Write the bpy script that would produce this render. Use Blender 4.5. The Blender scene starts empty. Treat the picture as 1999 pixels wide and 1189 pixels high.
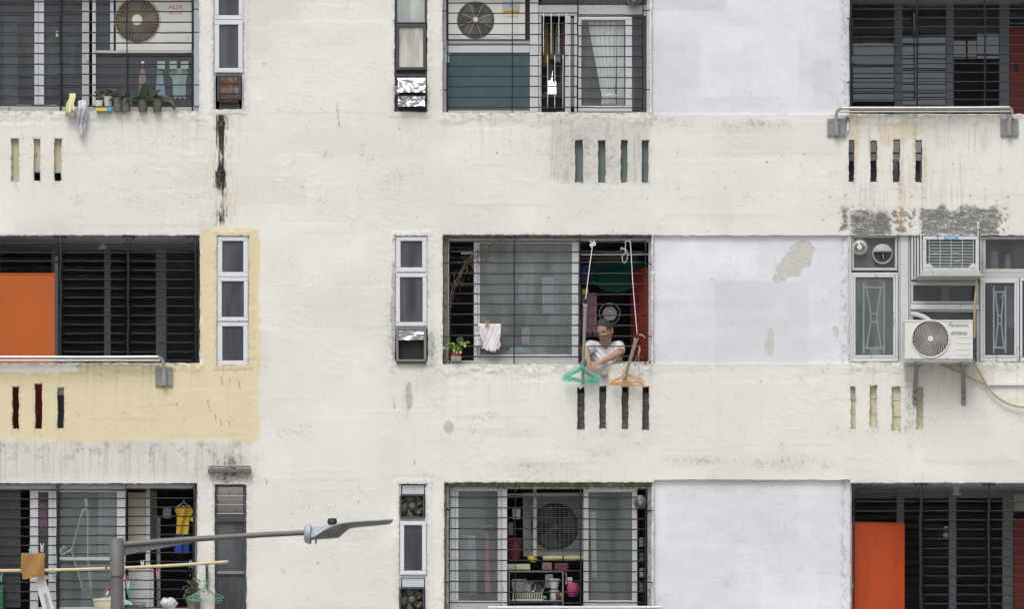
import bpy, math, random, numpy as np
from mathutils import Vector, Matrix
RN = random.Random(7)
sc = bpy.context.scene
COL = sc.collection
pi = math.pi

# ---------------------------------------------------------------- camera, sky, sun, exposure
S = .0054          # metres per photo pixel on the facade plane
CY = -70.          # camera distance
CZ = 5.2           # camera height
ZC = 12.0          # height of the middle of the picture on the facade
cam = bpy.data.cameras.new('camera'); camo = bpy.data.objects.new('camera', cam); COL.objects.link(camo)
camo.location = (0, CY, CZ); camo.rotation_euler = (pi/2, 0, 0)
FW = 1999*S
cam.sensor_width = 36; cam.lens = 36*70/FW; cam.shift_y = (ZC-CZ)/FW
cam.clip_start = .5; cam.clip_end = 3000
sc.camera = camo

SUN_EL, SUN_AZ = math.radians(58), math.radians(200)     # high, from in front of the facade, a little left
world = bpy.data.worlds.new('World'); sc.world = world; world.use_nodes = True
wn = world.node_tree.nodes; wl = world.node_tree.links; wn.clear()
wo = wn.new('ShaderNodeOutputWorld'); bg = wn.new('ShaderNodeBackground')
sky = wn.new('ShaderNodeTexSky'); sky.sky_type = 'NISHITA'; sky.sun_disc = False
sky.sun_elevation = SUN_EL; sky.sun_rotation = SUN_AZ
sky.air_density = 1.0; sky.dust_density = 6.0; sky.ozone_density = 1.0
hs = wn.new('ShaderNodeHueSaturation'); hs.inputs['Saturation'].default_value = .16
wl.new(sky.outputs[0], hs.inputs['Color']); wl.new(hs.outputs[0], bg.inputs[0]); wl.new(bg.outputs[0], wo.inputs[0])
bg.inputs[1].default_value = .12
sl = bpy.data.lights.new('sun', 'SUN'); sl.energy = 1.0; sl.angle = math.radians(24); sl.color = (1, .97, .92)
so = bpy.data.objects.new('sun', sl); COL.objects.link(so)
# direction to the sun: azimuth 200 deg from +Y clockwise
sd = Vector((math.sin(SUN_AZ)*math.cos(SUN_EL), math.cos(SUN_AZ)*math.cos(SUN_EL), math.sin(SUN_EL)))
so.rotation_euler = sd.to_track_quat('Z', 'Y').to_euler(); so.location = (-10, -40, 60)
vs = sc.view_settings
sc.display_settings.display_device = 'sRGB'
vs.view_transform = 'Standard'; vs.look = 'None'; vs.gamma = 1; vs.use_curve_mapping = False
vs.exposure = .2
sc.cycles.max_bounces = 8; sc.cycles.diffuse_bounces = 4; sc.cycles.glossy_bounces = 4
sc.cycles.transparent_max_bounces = 24; sc.cycles.transmission_bounces = 6
sc.cycles.caustics_reflective = False; sc.cycles.caustics_refractive = False

# ---------------------------------------------------------------- helpers
def X(u, y=0.): return (u-999.5)*S*(y-CY)/-CY
def Z(v, y=0.): return CZ+(ZC+(594.5-v)*S-CZ)*(y-CY)/-CY
def P(u, v, y=0.): return Vector((X(u, y), y, Z(v, y)))
def K(y=0.): return S*(y-CY)/-CY

ORG = {}
def empty(name, loc):
    o = bpy.data.objects.new(name, None); o.empty_display_size = .1; COL.objects.link(o)
    o.location = loc; ORG[o.name] = Vector(loc); return o
def tag(o, label=None, cat=None, group=None, kind=None):
    if label: o['label'] = label
    if cat: o['category'] = cat
    if group: o['group'] = group
    if kind: o['kind'] = kind
    return o
def thing(name, label, cat, loc, group=None): return tag(empty(name, loc), label, cat, group)

class MB:
    def __init__(s): s.v = []; s.f = []; s.mi = []
    def add(s, vs, fs, mi=0):
        b = len(s.v); s.v += [tuple(p) for p in vs]; s.f += [tuple(b+i for i in f) for f in fs]; s.mi += [mi]*len(fs); return s
    def box(s, a, b, mi=0):
        x0, y0, z0 = a; x1, y1, z1 = b
        return s.add([(x0,y0,z0),(x1,y0,z0),(x1,y1,z0),(x0,y1,z0),(x0,y0,z1),(x1,y0,z1),(x1,y1,z1),(x0,y1,z1)],
                     [(0,3,2,1),(4,5,6,7),(0,1,5,4),(1,2,6,5),(2,3,7,6),(3,0,4,7)], mi)
    def rect(s, u0, v0, u1, v1, y0, y1, mi=0):      # an upright box: photo-pixel rectangle at depth y0, back face at y1
        return s.box((X(u0,y0), y0, Z(v1,y0)), (X(u1,y0), y1, Z(v0,y0)), mi)
    def obox(s, c, ax, mi=0):                       # oriented box: centre, three half-axis vectors
        c = Vector(c); a, b, d = [Vector(q) for q in ax]; vs = []
        for k in (-1, 1):
            for j, i in ((-1,-1),(-1,1),(1,1),(1,-1)): vs.append(c+a*i+b*j+d*k)
        return s.add(vs, [(0,3,2,1),(4,5,6,7),(0,1,5,4),(1,2,6,5),(2,3,7,6),(3,0,4,7)], mi)
    def tube(s, pts, r, n=8, closed=False, mi=0, flat=1.):
        pts = [Vector(p) for p in pts]; N = len(pts)
        rs = r if isinstance(r, (list, tuple)) else [r]*N
        vs = []; fs = []; nrm = None
        for i in range(N):
            if closed: t = pts[(i+1) % N]-pts[i-1]
            else: t = pts[min(i+1, N-1)]-pts[max(i-1, 0)]
            if t.length < 1e-9: t = Vector((0,0,1))
            t.normalize()
            if nrm is None:
                nrm = t.cross(Vector((0,1,0)))
                if nrm.length < .2: nrm = t.cross(Vector((1,0,0)))
            nrm = (nrm-t*nrm.dot(t)).normalized(); bn = t.cross(nrm)
            for k in range(n):
                a = 2*pi*k/n; vs.append(pts[i]+nrm*(math.cos(a)*rs[i])+bn*(math.sin(a)*rs[i]*flat))
        M = N if closed else N-1
        for i in range(M):
            j = (i+1) % N
            for k in range(n): fs.append((i*n+k, i*n+(k+1) % n, j*n+(k+1) % n, j*n+k))
        if not closed: fs += [tuple(range(n))[::-1], tuple((N-1)*n+k for k in range(n))]
        return s.add(vs, fs, mi)
    def lathe(s, c, axis, prof, n=24, mi=0):        # prof: (radius, distance along axis)
        c = Vector(c); ax = Vector(axis).normalized()
        e1 = ax.cross(Vector((0,0,1)));
        if e1.length < .1: e1 = ax.cross(Vector((1,0,0)))
        e1.normalize(); e2 = ax.cross(e1); vs = []; fs = []
        for r, d in prof:
            for k in range(n):
                a = 2*pi*k/n; vs.append(c+ax*d+e1*(r*math.cos(a))+e2*(r*math.sin(a)))
        for i in range(len(prof)-1):
            for k in range(n): fs.append((i*n+k, i*n+(k+1) % n, (i+1)*n+(k+1) % n, (i+1)*n+k))
        if prof[0][0] > 1e-4: fs.append(tuple(range(n))[::-1])
        if prof[-1][0] > 1e-4: fs.append(tuple((len(prof)-1)*n+k for k in range(n)))
        return s.add(vs, fs, mi)
    def prism(s, uv, y0, y1, mi=0):                 # outline in photo pixels at depth y0, thickness to y1
        n = len(uv); vs = [(X(u,y0), y0, Z(v,y0)) for u, v in uv]+[(X(u,y0), y1, Z(v,y0)) for u, v in uv]
        fs = [tuple(range(n)), tuple(range(n, 2*n))[::-1]]+[(i, n+i, n+(i+1) % n, (i+1) % n) for i in range(n)]
        return s.add(vs, fs, mi)
    def grid(s, fn, nu, nv, mi=0):
        vs = [fn(i/nu, j/nv) for j in range(nv+1) for i in range(nu+1)]
        fs = [(j*(nu+1)+i, j*(nu+1)+i+1, (j+1)*(nu+1)+i+1, (j+1)*(nu+1)+i) for j in range(nv) for i in range(nu)]
        return s.add(vs, fs, mi)
    def ball(s, c, r, n=12, m=8, axes=None, mi=0):
        c = Vector(c); rx, ry, rz = (r, r, r) if not isinstance(r, (list, tuple)) else r
        A = axes or Matrix.Identity(3)
        vs = [c+A@Vector((rx*math.sin(pi*j/m)*math.cos(2*pi*i/n), ry*math.sin(pi*j/m)*math.sin(2*pi*i/n), rz*math.cos(pi*j/m))) for j in range(m+1) for i in range(n)]
        fs = [(j*n+i, (j+1)*n+i, (j+1)*n+(i+1) % n, j*n+(i+1) % n) for j in range(m) for i in range(n)]
        return s.add(vs, fs, mi)
    def ext(s, other):
        b = len(s.v); s.v += other.v; s.f += [tuple(b+i for i in f) for f in other.f]; s.mi += other.mi; return s
    def mesh(s, name, mats, org=Vector((0,0,0)), smooth=False):
        me = bpy.data.meshes.new(name)
        me.from_pydata([(x-org[0], y-org[1], z-org[2]) for x, y, z in s.v], [], s.f)
        for m in (mats if isinstance(mats, (list, tuple)) else [mats]): me.materials.append(m)
        if isinstance(mats, (list, tuple)): me.polygons.foreach_set('material_index', s.mi)
        if smooth: me.polygons.foreach_set('use_smooth', [True]*len(s.f))
        me.update(); return me
    def build(s, name, mats, parent=None, org=None, smooth=False, bevel=0, solid=0, wnorm=True):
        if parent is not None: org = ORG[parent.name]
        elif org is None: org = Vector((0,0,0))
        o = bpy.data.objects.new(name, s.mesh(name, mats, org, smooth)); COL.objects.link(o)
        ORG[o.name] = Vector(org)
        if parent is not None: o.parent = parent
        else: o.location = org
        if solid:
            md = o.modifiers.new('solid', 'SOLIDIFY'); md.thickness = solid; md.offset = 0
        if bevel:
            md = o.modifiers.new('bevel', 'BEVEL'); md.width = bevel; md.segments = 2; md.limit_method = 'ANGLE'; md.angle_limit = math.radians(40)
        if smooth and not solid:
            try: o.data.set_sharp_from_angle(angle=math.radians(45))
            except Exception: pass
        return o

def px(u0, v0, u1, v1, y0, y1): return MB().rect(u0, v0, u1, v1, y0, y1)
def seg(a, b, n): a = Vector(a); b = Vector(b); return [a.lerp(b, i/n) for i in range(n+1)]
def smooth_path(pts, n=6):                          # Catmull-Rom
    pts = [Vector(p) for p in pts]; out = []
    for i in range(len(pts)-1):
        p0 = pts[max(i-1,0)]; p1 = pts[i]; p2 = pts[i+1]; p3 = pts[min(i+2, len(pts)-1)]
        for k in range(n):
            t = k/n; out.append(.5*((2*p1)+(p2-p0)*t+(2*p0-5*p1+4*p2-p3)*t*t+(3*p1-p0-3*p2+p3)*t**3))
    out.append(pts[-1]); return out

# ---------------------------------------------------------------- materials
def nodes(name):
    m = bpy.data.materials.new(name); m.use_nodes = True; nt = m.node_tree; nt.nodes.clear()
    out = nt.nodes.new('ShaderNodeOutputMaterial'); return m, nt, out
def nn(nt, t, **kw):
    n = nt.nodes.new(t)
    for k, v in kw.items(): setattr(n, k, v)
    return n
def noise(nt, vec, scale, detail=4, rough=.6):
    n = nn(nt, 'ShaderNodeTexNoise'); n.inputs['Scale'].default_value = scale; n.inputs['Detail'].default_value = detail
    n.inputs['Roughness'].default_value = rough
    if vec is not None: nt.links.new(vec, n.inputs['Vector'])
    return n.outputs['Fac']
def ramp(nt, fac, a, b):
    n = nn(nt, 'ShaderNodeMapRange'); n.interpolation_type = 'SMOOTHSTEP'
    n.inputs['From Min'].default_value = a; n.inputs['From Max'].default_value = b
    nt.links.new(fac, n.inputs['Value']); return n.outputs['Result']
def mixc(nt, fac, a, b, blend='MIX'):
    n = nn(nt, 'ShaderNodeMix', data_type='RGBA', blend_type=blend)
    for sock, val in ((n.inputs['Factor'], fac), (n.inputs[6], a), (n.inputs[7], b)):
        if isinstance(val, bpy.types.NodeSocket): nt.links.new(val, sock)
        elif isinstance(val, (tuple, list)): sock.default_value = (*val[:3], 1)
        else: sock.default_value = val
    return n.outputs[2]
def math_(nt, op, a, b=0., clamp=False):
    n = nn(nt, 'ShaderNodeMath', operation=op, use_clamp=clamp)
    for i, q in enumerate((a, b)):
        if isinstance(q, bpy.types.NodeSocket): nt.links.new(q, n.inputs[i])
        else: n.inputs[i].default_value = q
    return n.outputs[0]
def pos(nt, sx=1, sy=1, sz=1):
    g = nn(nt, 'ShaderNodeNewGeometry')
    if (sx, sy, sz) == (1, 1, 1): return g.outputs['Position']
    m = nn(nt, 'ShaderNodeVectorMath', operation='MULTIPLY'); nt.links.new(g.outputs['Position'], m.inputs[0])
    m.inputs[1].default_value = (sx, sy, sz); return m.outputs[0]
def bump(nt, h, strength, dist, bsdf):
    b = nn(nt, 'ShaderNodeBump'); b.inputs['Strength'].default_value = strength; b.inputs['Distance'].default_value = dist
    nt.links.new(h, b.inputs['Height']); nt.links.new(b.outputs[0], bsdf.inputs['Normal'])
def mat(name, col, rough=.6, metal=0., var=.12, vs=9., dirt=None, da=.0, ds=30., st=(1,1,1), bmp=0., bs=150., spec=.5, trans=0.):
    m, nt, out = nodes(name); b = nn(nt, 'ShaderNodeBsdfPrincipled'); p = pos(nt, *st)
    c = mixc(nt, noise(nt, p, vs), tuple(x*(1-var) for x in col), tuple(min(1, x*(1+var)) for x in col))
    if dirt: c = mixc(nt, ramp(nt, noise(nt, p, ds, 6, .7), .62-da*.4, .78-da*.3), c, dirt)
    nt.links.new(c, b.inputs['Base Color'])
    b.inputs['Roughness'].default_value = rough; b.inputs['Metallic'].default_value = metal
    b.inputs['Specular IOR Level'].default_value = spec
    if bmp: bump(nt, noise(nt, pos(nt), bs, 3), bmp, .002, b)
    sh = b.outputs[0]
    if trans:
        t = nn(nt, 'ShaderNodeBsdfTranslucent'); nt.links.new(c, t.inputs[0]); mx = nn(nt, 'ShaderNodeMixShader'); mx.inputs[0].default_value = trans
        nt.links.new(sh, mx.inputs[1]); nt.links.new(t.outputs[0], mx.inputs[2]); sh = mx.outputs[0]
    nt.links.new(sh, out.inputs[0]); return m
def glass(name, refl=.028, tint=(.86,.88,.88), film_sheen=0., fcol=(.3,.33,.33), rough=.02, wob=.0, gc=(.95,.97,1)):
    m, nt, out = nodes(name)
    t = nn(nt, 'ShaderNodeBsdfTransparent'); t.inputs[0].default_value = (*tint, 1)
    g = nn(nt, 'ShaderNodeBsdfGlossy'); g.inputs['Roughness'].default_value = rough; g.inputs[0].default_value = (*gc,1)
    sh = t.outputs[0]
    if film_sheen:  # surface film; soft wavy reflections are painted into its streaky colour
        d = nn(nt, 'ShaderNodeBsdfDiffuse'); p = pos(nt, 1, 1, .25)
        c = mixc(nt, noise(nt, p, 7, 4), tuple(x*.8 for x in fcol), tuple(x*1.15 for x in fcol)); nt.links.new(c, d.inputs[0])
        mx = nn(nt, 'ShaderNodeMixShader')
        f = math_(nt, 'ADD', film_sheen*.55, math_(nt, 'MULTIPLY', ramp(nt, noise(nt, pos(nt,1,1,.18), 5, 3), .3, .7), film_sheen*.9)); nt.links.new(f, mx.inputs[0])
        nt.links.new(sh, mx.inputs[1]); nt.links.new(d.outputs[0], mx.inputs[2]); sh = mx.outputs[0]
    if wob:
        bp = nn(nt, 'ShaderNodeBump'); bp.inputs['Strength'].default_value = wob; bp.inputs['Distance'].default_value = .01
        nt.links.new(noise(nt, pos(nt), 2.5, 1), bp.inputs['Height']); nt.links.new(bp.outputs[0], g.inputs['Normal'])
    mx = nn(nt, 'ShaderNodeMixShader'); mx.inputs[0].default_value = refl
    nt.links.new(sh, mx.inputs[1]); nt.links.new(g.outputs[0], mx.inputs[2]); nt.links.new(mx.outputs[0], out.inputs[0]); return m

DIRT = (.09,.075,.06)
M = dict(
 alu=mat('aluminium_frame', (.50,.50,.50), .42, .15, .08, 6, DIRT, .06, 18, (1,1,.35)),
 aluw=mat('pale_aluminium', (.62,.63,.66), .4, .1, .06, 6, DIRT, .06, 16, (1,1,.35)),
 alub=mat('bluish_aluminium', (.57,.61,.68), .4, .1, .06, 6, DIRT, .05, 22, (1,1,.4)),
 whitef=mat('white_frame', (.66,.68,.73), .45, 0, .05, 7, DIRT, .08, 26),
 dkframe=mat('dark_steel_frame', (.055,.058,.065), .5, 0, .3, 14, (.35,.35,.34), .05, 60, bmp=.3, bs=120),
 old=mat('old_painted_subframe', (.24,.23,.20), .7, 0, .35, 12, (.045,.045,.035), .35, 25, bmp=.5),
 green=mat('old_green_subframe', (.16,.19,.09), .7, 0, .45, 9, (.42,.42,.38), .3, 16, (1,1,.6), bmp=.5),
 greenw=mat('flaking_white_subframe', (.40,.43,.38), .7, 0, .3, 12, (.05,.06,.04), .35, 30, (1,1,.5), bmp=.5),
 steel=mat('gallery_steel', (.25,.28,.32), .5, 0, .12, 6, (.03,.03,.03), .1, 30),
 grille=mat('black_grille_paint', (.016,.018,.024), .5, 0, .4, 20, (.26,.27,.29), -.12, 55, (.6,1,1), spec=.35),
 grille2=mat('worn_grille_paint', (.020,.022,.03), .48, 0, .4, 20, (.36,.38,.42), .02, 50, (.45,1,1), spec=.4),
 wire=mat('thin_white_bar', (.55,.55,.54), .5, 0, .2, 12, (.12,.07,.04), .1, 40),
 glass=glass('clear_glass', .034, (.97,.98,.98), .11, (.42,.45,.48)),  # grey-blue film paints in the reflection on the pane
 glassd=glass('grey_glass', .036, (.88,.90,.92), .12, (.24,.26,.285)),
 glassn=glass('narrow_window_glass', .03, (.5,.52,.56), .36, (.19,.20,.215)),
 frost=glass('frosted_glass', .03, (.84,.88,.88), .33, (.36,.40,.41), .06),
 frostd=glass('dim_frosted_glass', .03, (.86,.9,.9), .23, (.33,.37,.385), .06),
 frostl=glass('pale_frosted_glass', .03, (.9,.92,.92), .78, (.62,.66,.64), .2),
 frostc=glass('cream_frosted_glass', .03, (.9,.9,.88), .85, (.62,.61,.56), .2),
 louv=glass('louvre_glass', .115, (.45,.47,.50), .08, (.30,.33,.37), gc=(.84,.92,1.)),
 teal=mat('teal_board', (.05,.093,.112), .5, 0, .25, 9, (.10,.12,.12), .2, 8),
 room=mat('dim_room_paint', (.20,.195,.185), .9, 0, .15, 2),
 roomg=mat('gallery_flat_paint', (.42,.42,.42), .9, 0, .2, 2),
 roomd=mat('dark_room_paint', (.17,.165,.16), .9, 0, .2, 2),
 ceil=mat('gallery_ceiling', (.66,.66,.65), .9, 0, .08, 3, (.2,.2,.19), .1, 6),
 ac=mat('air_conditioner_white', (.68,.68,.65), .42, 0, .05, 5, (.30,.28,.24), .05, 9, (1,1,.4)),
 acd=mat('air_conditioner_dim', (.55,.55,.52), .5, 0, .06, 5),
 acx=mat('air_conditioner_grey', (.40,.385,.35), .5, 0, .08, 5),
 dark=mat('dark_cavity', (.02,.02,.02), .8, 0, .3),
 blade=mat('fan_blade_grey', (.10,.10,.105), .5),
 bladet=mat('fan_blade_tan', (.42,.34,.24), .6, 0, .15, 8, (.10,.08,.06), .2, 25),
 wiretan=mat('tan_guard_wire', (.50,.42,.30), .5, 0, .2, 20, (.16,.10,.05), .15, 30),
 wirew=mat('pale_guard_wire', (.62,.61,.57), .5, 0, .1, 20, (.25,.17,.09), .1, 30),
 wiregr=mat('grey_guard_wire', (.33,.33,.32), .5, 0, .2, 20),
 magenta=mat('magenta_print', (.55,.13,.30), .5), tealp=mat('teal_print', (.03,.17,.27), .5), navyp=mat('navy_print', (.06,.07,.12), .5),
 yellowl=mat('yellow_sticker', (.75,.50,.06), .5), bluel=mat('blue_sticker', (.10,.33,.66), .5), greyl=mat('grey_sticker', (.42,.48,.53), .5),
 black=mat('black_plastic', (.02,.02,.02), .45), whitep=mat('white_plastic', (.75,.75,.74), .4),
 orange=mat('orange_gate_sheet', (.47,.066,.010), .3, 0, .22, 1.8, (.36,.05,.014), .18, 7, (1,1,.35)),
 orangeb=mat('light_orange_gate_sheet', (.45,.095,.013), .3, 0, .24, 1.6, (.36,.075,.014), .18, 6, (1,1,.35)),
 red=mat('red_door', (.34,.05,.034), .5, 0, .12, 2), redb=mat('bright_red_door', (.34,.045,.025), .5, 0, .12, 2),
 steelpipe=mat('galvanised_pipe', (.50,.49,.47), .32, .75, .15, 10, (.20,.17,.12), .1, 40),
 plate=mat('grey_bracket_plate', (.27,.27,.28), .55, .3, .14, 10, (.20,.12,.06), .05, 30),
 galv=mat('galvanised_bracket', (.22,.225,.23), .5, .4, .14, 10),
 lampg=mat('street_lamp_grey', (.15,.145,.145), .55, .1, .14, 5, (.085,.075,.065), .22, 24, (1,1,.4), bmp=.2, bs=90),
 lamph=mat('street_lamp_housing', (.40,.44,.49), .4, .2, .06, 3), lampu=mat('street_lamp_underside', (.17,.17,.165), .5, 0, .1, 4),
 hose=mat('beige_hose', (.46,.36,.20), .6, 0, .12, 8, (.2,.15,.08), .1, 40),
 duct=mat('pale_insulation', (.50,.49,.45), .7, 0, .1, 20),
 bamboo=mat('cream_laundry_pole', (.58,.48,.29), .4, 0, .1, 8, (.30,.22,.10), .06, 30, (.5,1,1)),
 mpole=mat('weathered_pole', (.40,.38,.34), .5, .2, .15, 10, (.20,.15,.10), .1, 30, (1,1,.4)),
 rope=mat('white_rope', (.68,.65,.62), .8, 0, .12, 60), string=mat('lilac_rope', (.60,.56,.68), .8, 0, .1, 60),
 hgreen=mat('green_hanger_plastic', (.07,.54,.42), .4, 0, .1, 10), hgreen2=mat('pale_green_hanger_wire', (.20,.42,.33), .45), horange=mat('orange_hanger_wire', (.62,.33,.10), .5, 0, .12, 12),
 hcyan=mat('cyan_hanger_plastic', (.36,.68,.70), .4), hmix=mat('cream_hanger_wire', (.50,.48,.38), .5), hteal=mat('teal_hanger_wire', (.13,.33,.34), .5),
 pegb=mat('blue_peg', (.13,.50,.66), .4), pegw=mat('white_peg', (.72,.72,.74), .4), pegp=mat('pink_peg', (.62,.30,.42), .4), pegr=mat('red_peg', (.45,.08,.12), .4), pego=mat('wooden_peg', (.55,.24,.08), .6), pegt=mat('teal_peg', (.05,.40,.40), .4),
 cyel=mat('pale_yellow_cloth', (.66,.62,.34), .9, 0, .06, 30, bmp=.4, bs=300), clav=mat('lilac_cloth', (.58,.56,.62), .9, 0, .08, 40, (.38,.37,.44), .15, 120, bmp=.4, bs=300),
 cwhite=mat('white_rag', (.70,.66,.68), .9, 0, .06, 40, (.50,.46,.48), .2, 50, bmp=.9, bs=70), cbrown=mat('brown_towel', (.35,.19,.065), .9, 0, .16, 30, (.22,.11,.04), .3, 40, bmp=.9, bs=110),
 cblue=mat('light_blue_cloth', (.50,.72,.92), .85, 0, .06, 30), cgreen=mat('mint_cloth', (.60,.82,.72), .85, 0, .05, 30), cpink=mat('pink_cloth', (.78,.36,.38), .85, 0, .1, 40),
 chot=mat('hot_pink_strip', (.72,.10,.30), .8), cwb=mat('pale_blue_garment', (.55,.62,.68), .85, 0, .1, 30), ctan=mat('tan_garment', (.42,.34,.24), .9), curtain=mat('white_curtain', (.86,.88,.87), .85, 0, .03, 12, trans=.06), curtp=mat('pink_curtain', (.50,.30,.28), .85, 0, .08, 12, trans=.2),
 shirty=mat('yellow_shirt', (.60,.40,.04), .85, 0, .08, 20), shortb=mat('blue_shorts', (.02,.06,.30), .85, 0, .1, 20), cdark=mat('dark_garment', (.03,.03,.035), .9), cyd=mat('mustard_garment', (.22,.145,.05), .9), cgr=mat('grey_garment', (.22,.23,.24), .9), crose=mat('dusty_rose_garment', (.27,.17,.155), .9),
 potw=mat('white_pot', (.66,.65,.62), .5), potb=mat('beige_pot', (.52,.47,.40), .6), potg=mat('grey_green_pot', (.13,.14,.12), .55, 0, .2, 20), potd=mat('mossy_clear_pot', (.11,.10,.07), .4, 0, .4, 40, (.30,.30,.26), .2, 60), potp=mat('magenta_pot', (.50,.045,.13), .4), tin=mat('steel_bowl', (.55,.55,.53), .25, .9, .1),
 leaf=mat('dark_orchid_leaf', (.035,.06,.022), .45, 0, .35, 20), leafg=mat('green_leaf', (.06,.14,.03), .45, 0, .3, 20), leafy=mat('variegated_leaf', (.30,.34,.08), .5, 0, .4, 40), succ=mat('succulent_leaf', (.085,.09,.05), .6, 0, .4, 30), twig=mat('dry_twig', (.10,.075,.06), .9, 0, .4, 60), soil=mat('soil', (.04,.03,.02), .95),
 skin=mat('tanned_skin', (.42,.255,.175), .5, 0, .12, 30, bmp=.2, bs=80), hair=mat('grey_black_hair', (.045,.043,.041), .75, 0, .5, 120, (.16,.155,.15), .25, 160), tee=mat('white_t_shirt', (.79,.80,.83), .85, 0, .03, 20, bmp=.8, bs=28), short=mat('dark_shorts', (.05,.055,.07), .9), brow=mat('dark_brow', (.03,.022,.02), .8), lip=mat('lip', (.27,.10,.07), .5),
 basin=mat('green_plastic_basin', (.05,.21,.155), .45), basinb=mat('blue_plastic_crate', (.05,.10,.28), .5), panm=mat('steel_pan', (.34,.34,.33), .25, .8, .2, 30), pandk=mat('dark_pan', (.06,.06,.06), .35, .6), foil=mat('crumpled_foil', (.58,.58,.60), .34, 1., .06, 20), ycard=mat('yellow_card', (.62,.52,.04), .6), check=mat('pink_check_cloth', (.36,.20,.24), .9, 0, .2, 60), wood=mat('brown_wood', (.18,.10,.05), .6, 0, .2, 12, st=(.2,1,1)),
 rust=mat('rusty_louvre', (.27,.16,.10), .8, 0, .45, 60, (.42,.44,.48), .42, 26, (1,1,.3), bmp=.6), rustd=mat('dark_rust', (.06,.04,.03), .85, 0, .4, 30, bmp=.6),
 tape=mat('pale_tape', (.34,.42,.40), .6), ylw=mat('yellow_plastic', (.72,.60,.03), .45), cream=mat('cream_plastic', (.62,.60,.44), .5), pinkp=mat('pink_plastic', (.40,.05,.17), .45), redp=mat('red_plastic', (.15,.035,.04), .5), bluep=mat('blue_plastic', (.04,.12,.55), .4), greenp=mat('lime_plastic', (.22,.40,.06), .5), plate_w=mat('white_crockery', (.70,.71,.72), .3), bag=mat('white_plastic_bag', (.62,.62,.61), .4, 0, .1, 40, bmp=.8, bs=60, trans=.2), board=mat('white_board', (.62,.63,.63), .55, 0, .08, 14, (.20,.19,.18), .08, 30), fridge=mat('grey_cabinet', (.30,.31,.32), .5), greenb=mat('dark_green_plastic', (.02,.12,.06), .5),
 panel_l=mat('lavender_mullion', (.56,.57,.60), .6, 0, .06, 8, (.25,.24,.22), .08, 20, (1,1,.3)), tray=mat('metal_tray', (.50,.50,.48), .5, .2, .1, 8, (.22,.17,.10), .1, 18), acblue=mat('condenser_fins', (.10,.15,.16), .5, .2, .15, 30, (.06,.07,.07), .1, 60), moss=mat('moss', (.10,.12,.03), .9),
 asphalt=mat('asphalt', (.05,.05,.05), .9, 0, .2, 3, bmp=.4, bs=60), paving=mat('concrete_paving', (.40,.39,.37), .9, 0, .12, 1, bmp=.3, bs=30), shell=mat('plain_painted_wall', (.74,.73,.68), .85, 0, .05, 2, (.5,.48,.43), .1, 3), linew=mat('road_paint', (.7,.7,.68), .7),
)
# ---------------------------------------------------------------- numpy noise in photo-pixel space
_rs = np.random.RandomState(11)
_T = _rs.rand(16, 256, 256)
def vn(u, v, s=0):
    T = _T[s % 16]; i = np.floor(u).astype(int); j = np.floor(v).astype(int); fu = u-i; fv = v-j
    fu = fu*fu*(3-2*fu); fv = fv*fv*(3-2*fv); i0 = i & 255; i1 = (i+1) & 255; j0 = j & 255; j1 = (j+1) & 255
    return (T[i0,j0]*(1-fu)+T[i1,j0]*fu)*(1-fv)+(T[i0,j1]*(1-fu)+T[i1,j1]*fu)*fv
def fbm(u, v, o=4, s=0):
    r = 0.; a = .5; t = 0.
    for k in range(o): r = r+a*vn(u*2**k+17.3*k, v*2**k+9.1*k, s+k); t += a; a *= .55
    return r/t
def sst(x, a, b): t = np.clip((x-a)/(b-a), 0, 1); return t*t*(3-2*t)
def sdrect(u, v, r, n=0): # signed distance to a rectangle, >0 inside
    return np.minimum(np.minimum(u-r[0], r[2]-u), np.minimum(v-r[1], r[3]-v))+n

# ---------------------------------------------------------------- openings of the facade (photo pixels)
BIG = {'L1':(-14,-26,389,216),'C1':(864,-26,1268,219),'R1':(1655,-26,2062,222),
       'L2':(-14,459,390,709),'C2':(864,458,1273,711),'R2':(1657,459,2062,707),
       'L3':(-14,944,385,1196),'C3':(867,942,1275,1198),'R3':(1660,943,2064,1198)}
NAR = {'NL1':(417,-26,476,213),'NL2':(423,460,486,713),'NL3':(419,946,481,1198),
       'NC1':(770,-26,834,218),'NC2':(771,460,835,706),'NC3':(779,945,834,1198)}
SLOT = {'L1':[(22,270,37,354),(66,270,78,352),(106,270,120,353)],
        'C1':[(1123,272,1138,356),(1168,273,1182,356),(1212,273,1225,356),(1253,273,1266,356)],
        'R1':[(1657,272,1668,355),(1699,273,1712,355),(1743,272,1757,355),(1787,272,1800,355)],
        'L2':[(24,755,37,837),(68,749,82,837),(112,757,125,836)],
        'C2':[(1127,756,1141,839),(1170,754,1183,837),(1214,754,1227,838),(1254,755,1267,840)],
        'R2':[(1661,755,1670,837),(1698,753,1712,835),(1741,755,1758,842),(1789,756,1802,839)]}
LAV = [(1272,-80,1655,223),(1275,459,1656,711),(1276,937,1659,1300)]
HOLES = list(BIG.values())+list(NAR.values())+[s for k in SLOT for s in SLOT[k]]+LAV
FRAMES = list(BIG.values())+list(NAR.values())

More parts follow.
